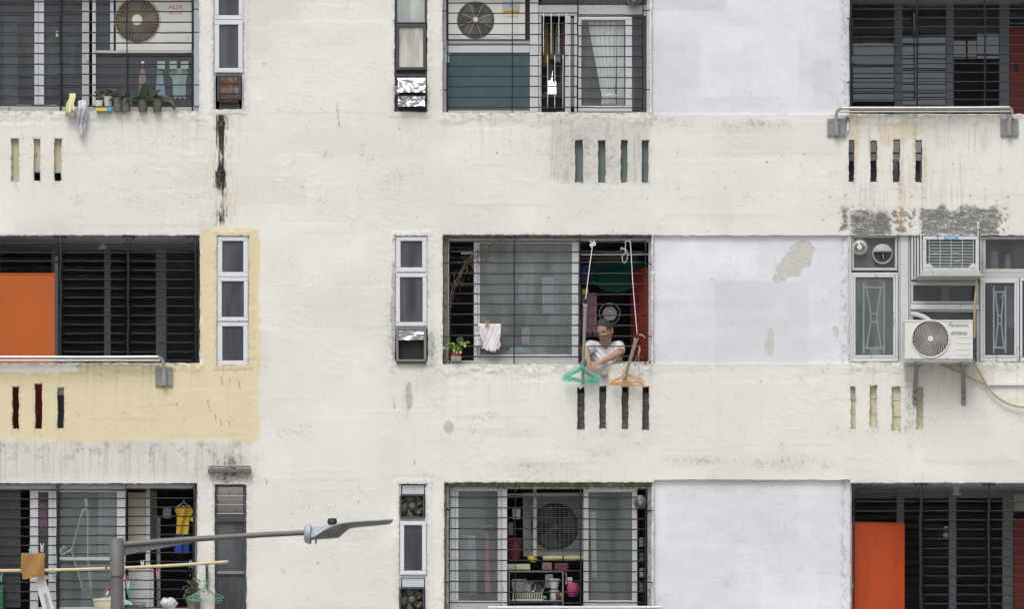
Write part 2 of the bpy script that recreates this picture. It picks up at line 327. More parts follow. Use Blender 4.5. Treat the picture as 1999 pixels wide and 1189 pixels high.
# replastered plates: (u0,v0,u1,v1, height m, tone)
PLATES = [(1095,236,1272,358,.002,.25),(1292,75,1338,226,.0,.62),(1366,52,1560,190,.002,.75),(1270,-60,1420,18,.002,.15),(1395,545,1580,716,.002,.2),(1480,470,1640,545,.0,.35),
 (1300,960,1560,1060,.002,.65),(605,812,735,960,.0015,.7),(880,745,1070,815,.0025,.6),(870,720,985,840,.002,.75),(160,735,310,820,.0025,.5),(330,760,480,850,.002,.55),(0,240,300,300,.002,.6),
 (520,40,760,220,.002,.62),(540,300,700,430,.002,.7),(640,560,765,640,.002,.42),(520,640,690,780,.0015,.55),(1390,235,1640,300,.002,.45),(1300,310,1520,420,.002,.62),(1290,730,1400,880,.002,.6),
 (1410,745,1640,870,.002,.55),(885,250,1080,400,.002,.65),(700,800,865,930,.002,.6),(1800,760,1990,900,.002,.6),(1830,250,1999,380,.0015,.55),(500,930,760,1040,.002,.45),(560,1060,770,1189,.002,.55),(150,370,420,440,.002,.55)]
PR = random.Random(3)
for _ in range(70):
    a = PR.uniform(-30, 2000); b = PR.uniform(-30, 1200); w = PR.uniform(30, 150); h = PR.uniform(20, 90)
    PLATES.append((a, b, a+w, b+h, PR.uniform(.0006, .002), PR.uniform(.3, .72)))

def relief(u, v):
    sm = .18+.82*sst(fbm(u/95, v/70, 3, 13), .46, .68)
    h = .004*(fbm(u/70, v/70, 4, 1)-.5)
    r = 1-np.abs(fbm(u/26, v/17, 3, 2)-.5)*4; h = h+.0022*sm*np.clip(r, 0, 1)**3
    r = 1-np.abs(fbm((u+.4*v)/44, (v-.3*u)/15, 3, 6)-.5)*5; h = h+.0013*sm*np.clip(r, 0, 1)**3
    h = h+sm*(.0008*vn(u/6, v/5, 4)+.0005*vn(u/2.6, v/2.6, 5))
    w = 7*(fbm(u/9, v/9, 3, 8)-.5)
    for p in PLATES:
        if p[4] > 0: h = h+p[4]*sst(sdrect(u, v, p, w), -1, 2)
    for k in BIG:                                     # rough render under every ledge
        o = BIG[k]; d = v-o[3]; inu = sst(u, o[0]-14, o[0]+4)*(1-sst(u, o[2]-4, o[2]+14))
        h = h+inu*np.where((d > -2) & (d < 34), 1, 0)*(.007*sst(22+14*(vn(u/23, v*0, 9)-.5)+9*(vn(u/5, v/6, 12)-.5)-d, 0, 13)+.010*sst(fbm(u/9, v/7, 3, 10), .45, .7)*np.exp(-np.clip(d, 0, 99)/16))
    for k in NAR:                                     # a raised collar of render round the narrow windows
        o = NAR[k]; d = -sdrect(u, v, o); h = h+.006*sst(11+5*(vn(u/9, v/9, 3)-.5)-d, 0, 4)*(d > -4)
    return h

def peel(u, v, c, seed, th=.5):                       # irregular patch inside ellipse c = (u, v, ru, rv)
    d = ((u-c[0])/c[2])**2+((v-c[1])/c[3])**2
    return sst(1.0-d+1.9*(fbm(u/22, v/22, 4, seed)-.5), .02, .10)

def masks(u, v):
    z = np.zeros_like(u); G = z.copy(); Y = z.copy(); B = z.copy(); Ru = z.copy(); Kt = z.copy(); Tn = z+.55; Oc = z.copy()
    n1 = fbm(u/14, v/14, 4, 3); n2 = fbm(u/4, v/4, 3, 5); st = vn(u/2.6, v/70, 7)*.65+vn(u/5.5, v/140, 8)*.35
    Tn = Tn+.95*(fbm(u/130, v/100, 4, 9)-.5)
    for p in PLATES:
        m = sst(sdrect(u, v, p, 8*(n1-.5)), -2, 4); Tn = Tn*(1-m*.55)+p[5]*m*.55
    for o in FRAMES:                                  # dirt hugging the edges of the openings
        d = -sdrect(u, v, o); nar = o in NAR.values()
        G = np.maximum(G, np.exp(-np.clip(d, 0, 99)/(3.2 if nar else 2.4))*sst(n2+.25*n1, .48, .85)*.58*(d > -6))
        t = v-o[3]; inu = sst(u, o[0]-4, o[0]+2)*(1-sst(u, o[2]-2, o[2]+4))*(t > 0)
        G = np.maximum(G, inu*.28*sst(st, .52, .82)*np.exp(-np.clip(t, 0, 999)/45))
        G = np.maximum(G, inu*.34*sst(n2, .55, .75)*np.exp(-np.clip(t, 0, 999)/9))
        t = o[1]-v; inu = sst(u, o[0]-20, o[0]+8)*(1-sst(u, o[2]-8, o[2]+20))*(t > 0)
        G = np.maximum(G, inu*.20*sst(st*.6+n2*.4, .5, .78)*np.exp(-np.clip(t, 0, 999)/12))
    for k in SLOT:
        for o in SLOT[k]:
            d = -sdrect(u, v, o); G = np.maximum(G, np.exp(-np.clip(d, 0, 99)/2.0)*sst(n2, .42, .7)*.62*(d > -4))
            t = v-o[3]; G = np.maximum(G, (t > 0)*sst(u, o[0]-5, o[0])*(1-sst(u, o[2], o[2]+5))*np.exp(-np.clip(t, 0, 999)/16)*.30*sst(n2, .4, .7))
    # heavily streaked band under the yellow repair, and round the broken ledge
    m = sst(v, 856, 868)*(1-sst(v, 925, 948))*(1-sst(u, 470, 505))
    G = np.maximum(G, m*(.12+.60*sst(n1*.7+n2*.3, .50, .72)*np.exp(-np.abs(v-878)/16)+.22*sst(st, .5, .8)))
    m = np.exp(-((u-450)/42)**2)*sst(v, 866, 900)*(1-sst(v, 935, 960)); G = np.maximum(G, m*(.25+.7*sst(st*.5+n2*.5, .5, .68)))
    m = np.exp(-((u-447)/50)**2-((v-930)/10)**2); G = np.maximum(G, m*sst(n2, .4, .6)*.8)
    for c in ((1040,912,60,10),(1170,882,30,8),(110,878,90,10),(1700,425,40,25),(1280,235,60,14),(1150,300,80,60),(845,690,16,40),(765,640,12,110),(795,775,9,30),(1420,1140,12,8),(640,300,20,6),(1540,905,90,14),(1460,242,70,10),(1775,800,14,70),(1350,900,60,10)):
        m = np.exp(-((u-c[0])/c[2])**2-((v-c[1])/c[3])**2); G = np.maximum(G, m*(.10+.40*sst(n2*.6+n1*.4, .48, .66)))
    G = np.maximum(G, sst(vn(u/2.2, v/2.2, 13)*vn(u/30, v/30, 2), .70, .80)*.35)
    ck = np.abs(fbm(u/75, v/38, 3, 14)-.5); G = np.maximum(G, sst(.008-ck, 0, .007)*sst(fbm(u/130+7, v/90, 3, 15), .50, .58)*.17)
    ck = np.abs(fbm(u/120, v/14, 3, 2)-.5); G = np.maximum(G, sst(.007-ck, 0, .006)*sst(fbm(u/100+3, v/60, 3, 5), .54, .6)*.15)
    for k in BIG:
        o = BIG[k]; d = v-o[3]-20-10*(vn(u/23, v*0, 9)-.5)-6*(vn(u/5, v/6, 12)-.5); G = np.maximum(G, (u > o[0]-8)*(u < o[2]+8)*np.exp(-(d/1.6)**2)*sst(fbm(u/14, v/9, 3, 4), .46, .6)*.16)
    m = sst(sdrect(u, v, (1068,226,1273,357), 10*(n1-.5)), -4, 14); G = np.maximum(G, m*(.07+.30*sst(st*.7+n1*.3, .46, .74))); Tn = Tn-.25*m
    m = np.exp(-((u-1775)/17)**2)*sst(v, 712, 740)*(1-sst(v, 835, 860)); G = np.maximum(G, m*(.06+.55*sst(st*.6+n1*.4, .48, .66)))
    for c in ((1071,424),(1195,306),(1238,305),(1780,383),(1805,386),(1860,319),(1620,384),(1650,380),(1637,415),(1607,428),(1894,382),(1497,316),(970,298),(1164,66),(1129,65),(780,250),(1390,543),(1485,745),(1416,365),(1421,1140),(1460,240),(515,124),(345,790),(620,1100),(700,980),(590,365),(1570,300),(1945,392),(1968,384)):
        d = ((u-c[0])/1.9)**2+((v-c[1])/1.7)**2; G = np.maximum(G, np.exp(-d)*.95)
    # thin scratches of rust below the narrow window
    for a, b, l in ((432,735,18),(447,736,14),(466,740,20),(407,780,24),(420,808,14),(430,815,16),(447,822,12),(768,775,22),(657,200,48),(809,898,8),(520,935,10)):
        m = np.exp(-((u-a-.12*(v-b)+1.5*(vn(v/5, v*0, 3)-.5))/.9)**2)*(v > b)*(v < b+l); Ru = np.maximum(Ru, m*.45) if a != 657 else Ru; G = np.maximum(G, m*.65)
    # yellow repair paint
    e = 14*(n1-.5)+4*(n2-.5)
    Y = np.maximum(sst(np.minimum(np.minimum(506-u, 862+8*(vn(u/40, v*0, 1)-.5)-v), v-708)+e, -3, 5), sst(sdrect(u, v, (390,446,508+4*(vn(v/30, u*0, 2)-.5),720), e), -1, 2))
    wh = sst(sdrect(u, v, (-60,708,152,728), e), -1, 2); Y = Y*(1-wh*.9); Tn = Tn+wh*.4; G = G*(1-.6*wh); Y = Y*(1-sst(sdrect(u, v, (400,755,455,800), 10*(n1-.5)), 8, 30)*.4)
    for c in ((1745,262,34,22),(1700,290,6,22),(1775,255,26,20),(1668,300,10,30)): Oc = np.maximum(Oc, peel(u, v, c, 4)*.32)
    # rust streaks round the slots at upper right
    st2 = vn(u/3.2, v/55, 2)
    m = sst(u, 1640, 1665)*(1-sst(u, 1905, 1990))*sst(v, 228, 240)*(1-sst(v, 385, 430)); Ru = np.maximum(Ru, m*.30*sst(st2, .62, .9))
    for c in ((1671,266,9,16),(1786,280,4,60),(1806,330,4,40),(1666,232,14,14),(1757,370,5,30),(1758,425,7,30)): Ru = np.maximum(Ru, np.exp(-((u-c[0])/c[2])**2-((v-c[1])/c[3])**2)*(.30+.5*sst(n2, .45, .65)))
    # tar run under the rusty vent
    w = 12+6*(vn(v/18, v*0, 1)-.5)+4*(vn(v/5, v*0, 4)-.5); cu = 431+3*(vn(v/40, v*0, 6)-.5)
    env = sst(v, 221, 226)*(1-sst(v, 425, 445)); gap = .5*np.exp(-((v-395)/26)**2)+.25*np.exp(-((v-300)/20)**2)
    Kt = env*sst(1-np.abs(u-cu)/w+1.2*(vn(u/1.5, v/34, 9)-.5)-gap, .02, .75)
    Ru = np.maximum(Ru, env*np.exp(-np.abs(u-cu-5)/14)*sst(vn(u/1.8, v/16, 10), .52, .74)*.95)
    # bare concrete over the right-hand windows
    blk = 58*(fbm(u/20, v/16, 4, 11)-.5)+6*(n2-.5)
    for r in ((1655,408,1742,470),(1798,404,1950,470),(1752,402,1768,452),(1640,400,1660,450)): B = np.maximum(B, sst(sdrect(u, v, r, blk*.5), -2, 9)*(.50+.50*sst(fbm(u/13, v/4, 3, 6), .32, .62)))
    B = np.maximum(B, sst(fbm(u/8, v/7, 4, 12)-.06*np.abs(v-430)/10, .5, .56)*sst(sdrect(u, v, (1648,396,1975,458)), 0, 14)*.7)
    B = B*(v < 458)
    for c in ((768,620,6,100),(842,672,8,26),(798,775,7,28),(876,833,9,12),(772,470,5,12),(790,1150,8,60)): B = np.maximum(B, peel(u, v, c, 5)*.34)
    return G, Y, B, Ru, Kt, Tn, Oc
def lavmasks(u, v):
    G, Y, B, Ru, Kt, Tn, Oc = masks(u, v); z = np.zeros_like(u); B = z.copy(); B2 = z.copy()
    for c in ((1566,496,27,25),(1540,520,27,20),(1522,542,15,11),(1504,668,10,26),(1632,648,7,14)): B2 = np.maximum(B2, peel(u, v, c, 6))
    G = np.maximum(G*.8, sst(1644-8*(vn(v/9, u*0, 5))-u, 4, -4)*0)
    for r, k in (((1270,75,1338,230),-.18),((1270,-60,1420,20),-.12),((1366,60,1560,190),.10),((1395,545,1580,720),-.07),((1270,455,1660,545),.12),((1300,955,1560,1062),-.20),((1270,1062,1440,1200),-.12),((1480,1080,1600,1200),.15),((1585,110,1640,215),-.18)):
        Tn = Tn+k*sst(sdrect(u, v, r, 12*(fbm(u/11, v/11, 3, 8)-.5)), -2, 5)
    Tn = Tn+.35*(fbm(u/45, v/18, 3, 11)-.5)
    m = np.exp(-((u-1648)/7)**2)*sst(fbm(u/5, v/9, 3, 2), .45, .65); G = np.maximum(G*.75, m*.4)
    return G, z, B2, z, z, Tn, z

def axis(lo, hi, marks, a, b, step, coarse):
    k = sorted(set([lo, hi]+[m for m in marks if lo < m < hi]+[a, b])); out = [k[0]]
    for p, q in zip(k, k[1:]):
        s = step if (p >= a-1e-6 and q <= b+1e-6) else coarse; n = max(1, int(math.ceil((q-p)/s-1e-6)))
        out += [p+(q-p)*i/n for i in range(1, n+1)]
    return np.array(out)

def wall(name, ext, holes, m, parent, y0=0., thick=.15, maskf=masks, step=2.3):
    us = axis(ext[0], ext[2], [h[i] for h in holes for i in (0,2)], max(ext[0],-20), min(ext[2],2020), step, 30)
    vs_ = axis(ext[1], ext[3], [h[i] for h in holes for i in (1,3)], max(ext[1],-26), min(ext[3],1215), step, 30)
    nu, nv = len(us), len(vs_)
    Ug, Vg = np.meshgrid(us, vs_)
    solid = np.ones((nv-1, nu-1), bool); uc = (us[1:]+us[:-1])/2; vc = (vs_[1:]+vs_[:-1])/2
    for h in holes: solid[np.ix_((vc > h[1]) & (vc < h[3]), (uc > h[0]) & (uc < h[2]))] = False
    ju = 1.5*(fbm(Ug/13, Vg/13, 3, 7)-.5)*2; jv = 1.5*(fbm(Ug/13+50, Vg/13+20, 3, 8)-.5)*2
    U2 = Ug+ju*(Ug > ext[0]+1)*(Ug < ext[2]-1); V2 = Vg+jv*(Vg > ext[1]+1)*(Vg < ext[3]-1)
    H = relief(Ug, Vg)*(1. if y0 == 0 else .6)
    Yd = y0-H; Xs = (U2-999.5)*S; Zs = ZC+(594.5-V2)*S
    front = np.stack([Xs, Yd, Zs], -1).reshape(-1, 3)
    idx = np.arange(nu*nv).reshape(nv, nu)
    q = np.stack([idx[:-1,:-1], idx[1:,:-1], idx[1:,1:], idx[:-1,1:]], -1)[solid]
    nx = []; add_v = []; mp = {}; base = nu*nv
    def rv(i):
        if i not in mp:
            mp[i] = base+len(add_v); add_v.append(front[i]); add_v.append([front[i][0], y0+thick, front[i][2]])
        return mp[i]
    pad = np.zeros((nv+1, nu+1), bool); pad[1:-1,1:-1] = solid
    sides = []
    hz = np.argwhere(pad[1:,1:-1] != pad[:-1,1:-1])   # horizontal edges
    for j, i in hz:
        a, b = int(idx[j,i]), int(idx[j,i+1]); up = pad[j,i+1]
        sides.append((a, b) if up else (b, a))
    vt = np.argwhere(pad[1:-1,1:] != pad[1:-1,:-1])
    for j, i in vt:
        a, b = int(idx[j,i]), int(idx[j+1,i]); lf = pad[j+1,i]
        sides.append((b, a) if lf else (a, b))
    sq = []
    for a, b in sides:
        ra, rb = rv(a), rv(b); sq.append((ra, rb, rb+1, ra+1))
    verts = np.concatenate([front, np.array(add_v)]) if add_v else front
    used = np.zeros(len(verts), bool); faces = np.concatenate([q, np.array(sq)]); used[faces.ravel()] = True
    remap = np.cumsum(used)-1; verts = verts[used]; faces = remap[faces]
    me = bpy.data.meshes.new(name); me.vertices.add(len(verts)); me.vertices.foreach_set('co', verts.astype(np.float32).ravel())
    nf = len(faces); me.loops.add(nf*4); me.loops.foreach_set('vertex_index', faces.astype(np.int32).ravel())
    me.polygons.add(nf); me.polygons.foreach_set('loop_start', np.arange(0, nf*4, 4, dtype=np.int32))
    sm = np.ones(nf, bool); sm[len(q):] = False; me.polygons.foreach_set('use_smooth', sm)
    me.update(calc_edges=True); me.validate()
    ul = verts[:,0]/S+999.5; vl = 594.5-(verts[:,2]-ZC)/S
    G, Y, B, Ru, Kt, Tn, Oc = maskf(ul, vl)
    for nm, arr in (('paint_a', (G, Y, B, Ru)), ('paint_b', (Kt, Tn, Oc, np.ones_like(G)))):
        at = me.color_attributes.new(nm, 'FLOAT_COLOR', 'POINT'); at.data.foreach_set('color', np.stack(arr, -1).astype(np.float32).ravel())
    me.materials.append(m); o = bpy.data.objects.new(name, me); COL.objects.link(o); o.parent = parent; ORG[o.name] = Vector((0,0,0)); return o

def wall_mat(name, base, patch):
    m, nt, out = nodes(name); b = nn(nt, 'ShaderNodeBsdfPrincipled'); L = nt.links
    def at(n):
        a = nn(nt, 'ShaderNodeAttribute', attribute_name=n); s = nn(nt, 'ShaderNodeSeparateColor'); L.new(a.outputs['Color'], s.inputs[0]); return s.outputs[0], s.outputs[1], s.outputs[2], a.outputs['Alpha']
    G, Y, B, Ru = at('paint_a'); Kt, Tn, Oc, _ = at('paint_b'); p = pos(nt)
    n_f = noise(nt, p, 55, 5, .65); n_s = noise(nt, pos(nt, 1, 1, .12), 42, 4, .6); n_m = noise(nt, p, 5, 5, .6); n_d = noise(nt, p, 150, 3, .7)
    c = mixc(nt, Tn, tuple(x*.78 for x in base), tuple(min(.84, x*1.07) for x in base))
    c = mixc(nt, math_(nt, 'MULTIPLY', ramp(nt, n_m, .45, .75), .30), c, (base[0]*.90, base[1]*.885, base[2]*.83))
    c = mixc(nt, math_(nt, 'MULTIPLY', ramp(nt, n_s, .54, .80), .19), c, (.36,.34,.29))
    c = mixc(nt, math_(nt, 'MULTIPLY', ramp(nt, n_d, .64, .76), .16), c, (.34,.32,.28))
    yc = mixc(nt, n_m, (.66,.58,.385), (.73,.655,.45)); c = mixc(nt, Y, c, yc); c = mixc(nt, Oc, c, (.62,.47,.20))
    n_h = noise(nt, pos(nt, .35, 1, 1.6), 46, 5, .7); bc = mixc(nt, ramp(nt, n_h, .35, .62), patch[0], patch[1]); bm = math_(nt, 'MULTIPLY', B, math_(nt, 'ADD', ramp(nt, n_f, .30, .60), .62), True); c = mixc(nt, bm, c, bc)
    gm = math_(nt, 'MULTIPLY', G, math_(nt, 'ADD', ramp(nt, n_f, .30, .65), .30), True)
    c = mixc(nt, gm, c, (.105,.095,.08)); c = mixc(nt, math_(nt, 'MULTIPLY', Ru, math_(nt, 'ADD', n_f, .4), True), c, (.44,.26,.075))
    c = mixc(nt, math_(nt, 'MULTIPLY', Kt, math_(nt, 'ADD', ramp(nt, n_d, .3, .5), .35), True), c, (.012,.009,.007))
    L.new(c, b.inputs['Base Color']); b.inputs['Roughness'].default_value = .8; b.inputs['Specular IOR Level'].default_value = .25
    hgt = math_(nt, 'ADD', math_(nt, 'MULTIPLY', noise(nt, p, 70, 4, .6), .6), math_(nt, 'SUBTRACT', math_(nt, 'MULTIPLY', noise(nt, p, 16, 4, .6), 1.2), math_(nt, 'MULTIPLY', B, .5)))
    bump(nt, hgt, .22, .005, b); L.new(b.outputs[0], out.inputs[0]); return m
WM = wall_mat('cream_wall_paint', (.770,.758,.717), ((.11,.11,.103), (.25,.25,.235)))
LM = wall_mat('lavender_wall_paint', (.73,.735,.805), ((.48,.475,.44), (.58,.575,.535)))

# ---------------------------------------------------------------- setting: ground, pavement, road
g = MB(); g.box((-600,-900,-.3), (600,60,0)); tag(g.build('ground', M['paving']), kind='structure')
g = MB(); g.box((-600,-26,.004), (600,-17.2,.0045)); tag(g.build('road', M['asphalt']), kind='structure')
g = MB(); g.box((-600,-17.2,0), (600,-17.05,.13)); g.box((-600,-26.15,0), (600,-26,.13)); tag(g.build('kerb', M['paving']), kind='structure')
g = MB(); [g.box((-60+i*6,-21.65,.006), (-57+i*6,-21.55,.009)) for i in range(20)]; tag(g.build('road_marking', M['linew']), kind='structure')

# ---------------------------------------------------------------- the apartment building
B_ = thing('apartment_building', 'old white painted apartment block with barred windows, slotted parapets and pale lavender panels', 'building', (0,0,0))
EX = (-330,-100,2330,1300)
wall('wall', EX, HOLES, WM, B_)
for i, r in enumerate(LAV):
    wall('wall_panel', (r[0]-4,r[1]-4,r[2]+4,r[3]+4), [], LM, B_, y0=.034+.004*i, thick=.10, maskf=lavmasks, step=2.6)
zt, zb, xl, xr = Z(-100), Z(1300), X(-330), X(2330)
sh = MB(); sh.box((xl,.0,0), (xr,.16,zb)); sh.box((xl,.0,zt), (xr,.16,zt+9)); sh.box((xl-6,.0,0), (xl,.16,zt+9)); sh.box((xr,.0,0), (xr+6,.16,zt+9))
sh.box((xl-6,.165,0), (xl-5.8,9,zt+9)); sh.box((xr+5.8,.165,0), (xr+6,9,zt+9)); sh.box((xl-6,9.003,0), (xr+6,9.2,zt+9)); sh.box((xl-6,.165,zt+9.003), (xr+6,9,zt+9.2))
sh.build('outer_wall', M['shell'], B_)

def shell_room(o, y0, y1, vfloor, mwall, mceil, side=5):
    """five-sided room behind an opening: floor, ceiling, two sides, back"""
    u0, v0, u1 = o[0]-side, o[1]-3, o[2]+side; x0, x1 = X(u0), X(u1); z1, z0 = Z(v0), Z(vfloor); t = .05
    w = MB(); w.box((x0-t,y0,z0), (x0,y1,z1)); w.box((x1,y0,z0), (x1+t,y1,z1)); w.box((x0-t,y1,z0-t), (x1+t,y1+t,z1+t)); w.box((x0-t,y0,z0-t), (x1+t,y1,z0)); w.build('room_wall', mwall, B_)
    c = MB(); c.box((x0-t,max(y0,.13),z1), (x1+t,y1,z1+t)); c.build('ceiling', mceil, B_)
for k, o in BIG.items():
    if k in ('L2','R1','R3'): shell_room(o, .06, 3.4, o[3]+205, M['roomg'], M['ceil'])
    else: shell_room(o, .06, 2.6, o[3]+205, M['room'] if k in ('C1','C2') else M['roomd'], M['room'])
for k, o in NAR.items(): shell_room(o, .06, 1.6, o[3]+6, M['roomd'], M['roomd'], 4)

# infill at the back of the blocked slots
infm = {'L1':mat('ochre_slot_plaster', (.50,.46,.33), .9, 0, .15, 9, (.10,.08,.05), .15, 20, (1,1,.3), bmp=.8, bs=60),
        'C1':mat('grey_green_slot_plaster', (.15,.185,.18), .9, 0, .12, 9, bmp=.4, bs=60),
        'C2':mat('sooty_slot_bricks', (.10,.10,.098), .95, 0, .5, 14, (.42,.41,.38), .12, 30, bmp=1., bs=60),
        'R2':mat('cream_slot_plaster', (.60,.56,.42), .9, 0, .15, 12, (.12,.10,.07), .2, 26, bmp=1., bs=60)}
for k, dep in (('L1',.045),('C1',.06),('C2',.055),('R2',.045)):
    for i, o in enumerate(SLOT[k]):
        top = 0 if k in ('R2','C1') else (11 if k == 'C2' else 0); low = o[3]+3
        if k == 'L1': low = o[3]-16 if i else o[3]+3
        nb = 3 if k in ('C2','R2') else 1; vv = np.linspace(o[1]+top-(3 if not top else 0), low, nb+1)
        for a, b in zip(vv, vv[1:]):
            px(o[0]-3, a+(.5 if nb > 1 else 0), o[2]+3, b, dep+RN.uniform(0,.012), .12).build('brick' if nb > 1 else 'slot_infill', infm[k], B_, bevel=.004)
# ---------------------------------------------------------------- windows: a frame mesh with panes as children, parts of the building
def window(frames, panes, m='alu', y=.12, t=.05, name='window'):
    """frames: (u0,v0,u1,v1[,dy[,mat]]) ; panes: (u0,v0,u1,v1,mat[,dy])"""
    mats = []; mb = MB()
    for f in frames:
        mm = M[f[5] if len(f) > 5 else m]; dy = f[4] if len(f) > 4 else 0
        if mm not in mats: mats.append(mm)
        mb.rect(f[0], f[1], f[2], f[3], y+dy, y+dy+t, mats.index(mm))
    o = mb.build(name, mats, B_, bevel=.004)
    for p in panes:
        dy = p[5] if len(p) > 5 else .022
        px(p[0], p[1], p[2], p[3], y+dy, y+dy+.005).build('pane', M[p[4]], o)
    return o
def ring(u0, v0, u1, v1, w, dy=0, m=None, wb=None):
    wb = wb or w; q = [(u0,v0,u1,v0+w),(u0,v1-wb,u1,v1),(u0,v0+w+.3,u0+w,v1-wb-.3),(u1-w,v0+w+.3,u1,v1-wb-.3)]
    return [(*a, dy, m) if m else (*a, dy) for a in q]

# ---- left, upper
window([(-16,204,118,217),(118.5,207,392,217,.012),(67,-30,75,203.5,-.01,'alub'),(75.3,-30,86,203.5,-.014,'aluw'),(160,-30,174,206),(180,-30,187,206,-.004,'aluw'),(187.5,98,378,105,-.004),(378.5,-30,391,206,-.008,'alub'),
        (215,-30,222,97.6,.004,'alub'),(-16,-30,-6,203)],
       [(-6,-30,67,204,'glassd'),(86,-30,160.5,206,'glassd'),(187,-30,215,98,'glassd'),(187,105,379,207,'glassd')])
# ---- centre, upper
window([(862,-30,871,221,-.03),(871.5,78,1034,84,.0),(871.5,84.3,1034,102,.012,'aluw'),(1034.4,-30,1051,218,-.006,'aluw'),(871.5,215,1034,222),(1051.4,9,1262,30,.0),(1051.4,30.4,1057,218,.006),(1103,30.4,1114,218,.0,'aluw'),(1121,30.4,1128,218,.0,'aluw'),(1114.3,34,1120.7,207,.016,'room'),
        *ring(1129,32,1234,217,6,-.012,'aluw',11),(1221,38.5,1233.5,205.5,-.013,'aluw'),(1262.3,-30,1271,221,-.03,'aluw'),(1051.4,218.3,1262,223,.004)],
       [(871,102,1034.5,215,'teal'),(1135,38,1221,206,'glass',.0),(1233,30,1262.5,218,'glassd'),(1057,-30,1140,9,'glassd'),(1140.5,-30,1262,9,'glassd',.03)])
# ---- centre, middle
window([(862,456,873,712,-.03,'old'),(873.3,456,1270,464.5,-.03,'old'),(873.3,465,1270,472,.0),(873.3,472.3,878,712,.0),(862,704,1131,712.5,-.02),(1131.3,706.5,1268,712.5,-.02),(925,472.3,932,704,.004,'aluw'),(932.3,472.3,937,704,.012,'alub'),(937.3,692,1116,704,.006),(937.3,472.3,1116,475.5,.006),
        (1116.4,472.3,1133,704,-.004,'aluw'),(1266,472.3,1273,706,-.01)],
       [(936.6,475,1116.6,692.5,'frost')])
# ---- centre, lower
window([(866,940,871,1200,-.03,'green'),(871.3,940,876,1200,-.025,'greenw'),(871.3,940,1273,950.5,-.028,'green'),(876.4,950.8,1264,955,-.01,'greenw'),(1264,950.8,1275,1200,-.02,'greenw'),
        (876.4,955.3,880.5,1200,-.012,'alub'),*ring(880.8,951.5,979.6,1186,8,.0,'alu',12),(889,957,895,1173.6,.014,'alub'),(980,951.5,990,1186,.01,'aluw'),*ring(1139,951.5,1244,1186,10,-.002,'alu',13),(876.4,1186.4,1268,1200,.0)],
       [(888.5,957,971.8,1174,'frostd'),(1148.5,961,1234.3,1173.4,'frostd')])
# ---- left, lower
window([(-16,946,392,955.5,-.02,'alu'),(58.5,955.8,74.5,1200,-.006,'aluw'),(94.5,955.8,103.5,1200,.0,'aluw'),(103.8,955.8,114,1200,-.01,'aluw'),(74.8,955.8,94.2,961,.0,'aluw'),(74.8,1125,94.2,1132,.004),(228,955.8,245,1200,-.006,'aluw'),(114.3,957,228,961,.0,'aluw'),(114.3,1089,228,1095,.006,'alub'),
        (192,961.4,200,1088.6,.03,'alub'),(200.4,961.4,224,1088.6,.035,'fridge'),(380,944,389,1200,-.02,'fridge'),(60,1186.5,379,1200)],
       [(74,960.5,95,1125.4,'glassd'),(114,961,228.4,1089.4,'frost'),(114,1094.5,228.4,1187,'frost'),(0,956,40,1187,'glassd',.06)])

# ---- narrow windows
def narrow(o, sashes, m='whitef', y=.018, glassm='glassn'):
    u0, v0, u1, v1 = o; fr = [(u0-2,v0-2,u0+4,v1+2),(u1-4,v0-2,u1+2,v1+2)]; pn = []
    for a, b, dy, w in sashes: fr += ring(u0+2, a, u1-2, b, w, dy, None); pn.append((u0+2+w-.5, a+w-.5, u1-2-w+.5, b-w+.5, glassm, dy+.018))
    return window(fr, pn, m, y)
o = NAR['NL1']; w = narrow(o, [(-40,37,-.01,8),(38,141,-.022,9)])
px(o[0]+3, 142, o[2]-3, 147, .03, .07).build('rail', M['alu'], w)
o = NAR['NL2']; narrow(o, [(461,540,-.012,9),(541,627,-.022,8),(628,713,-.012,9)])
o = NAR['NC2']; w = narrow((o[0],o[1],o[2],640), [(461,531,-.012,9),(533,637,-.02,8)])
o = NAR['NC3']; w = narrow(o, [(1018,1123,-.022,8)], 'whitef')
px(o[0]+4, 1010.5, o[2]-4, 1017.5, .03, .07).build('rail', M['whitef'], w); px(o[0]+4, 1123.5, o[2]-4, 1130, .03, .07).build('rail', M['whitef'], w)
for a, b in ((948,965),(1131,1147)): px(o[0]+6, a, o[2]-6, b, .028, .05).build('blanking_panel', M['alub'], w)
o = NAR['NC1']; window([(o[0]-1,-30,o[0]+5,219),(o[2]-5,-30,o[2]+1,219),(o[0]-2,42,o[2]+2,45,-.02),*ring(o[0]+3,46,o[2]-2,136,6,-.02),*ring(o[0]+5,144,o[2]-4,219,4,-.004),(o[0]+5,136.5,o[2]-5,143.5,.03)],
                       [(o[0]+4,-30,o[2]-4,42.5,'frostl'),(o[0]+8,51,o[2]-7.5,131,'frostc',-.004),(o[0]+8,147,o[2]-7,216,'frostl')], 'dkframe', .03)
o = NAR['NL3']; w = window([(o[0]-1,944,o[0]+5,1200),(o[2]-5,944,o[2]+1,1200),(o[0]+5,944,o[2]-5,950),(o[0]+5,1004,o[2]-5,1017,.0),(o[0]-1,1017.3,o[2]+1,1019.5,-.012),(o[0]+5,1116,o[2]-5,1122,.0,'galv')],
                       [(o[0]+4.5,1019.6,o[2]-4.5,1116.5,'glassn'),(o[0]+4.5,1121.6,o[2]-4.5,1200,'glassn')], 'dkframe', .02)
for i in range(3):
    a = 951+i*17.6; MB().obox(P((o[0]+o[2])/2, a+8.5, .04), ((K()*25,0,0),(0,.004,.002),(0,-.020,K()*8.0))).build('louvre_slat', mat('louvre_slat_grey', (.40-.07*i,.375-.07*i,.35-.065*i), .4, 0, .25, 12, (.12,.11,.10), .2, 20), w)
    px(o[0]+5, a+16.4, o[2]-5, a+17.6, .012, .03).build('slat_edge', M['aluw'], w)

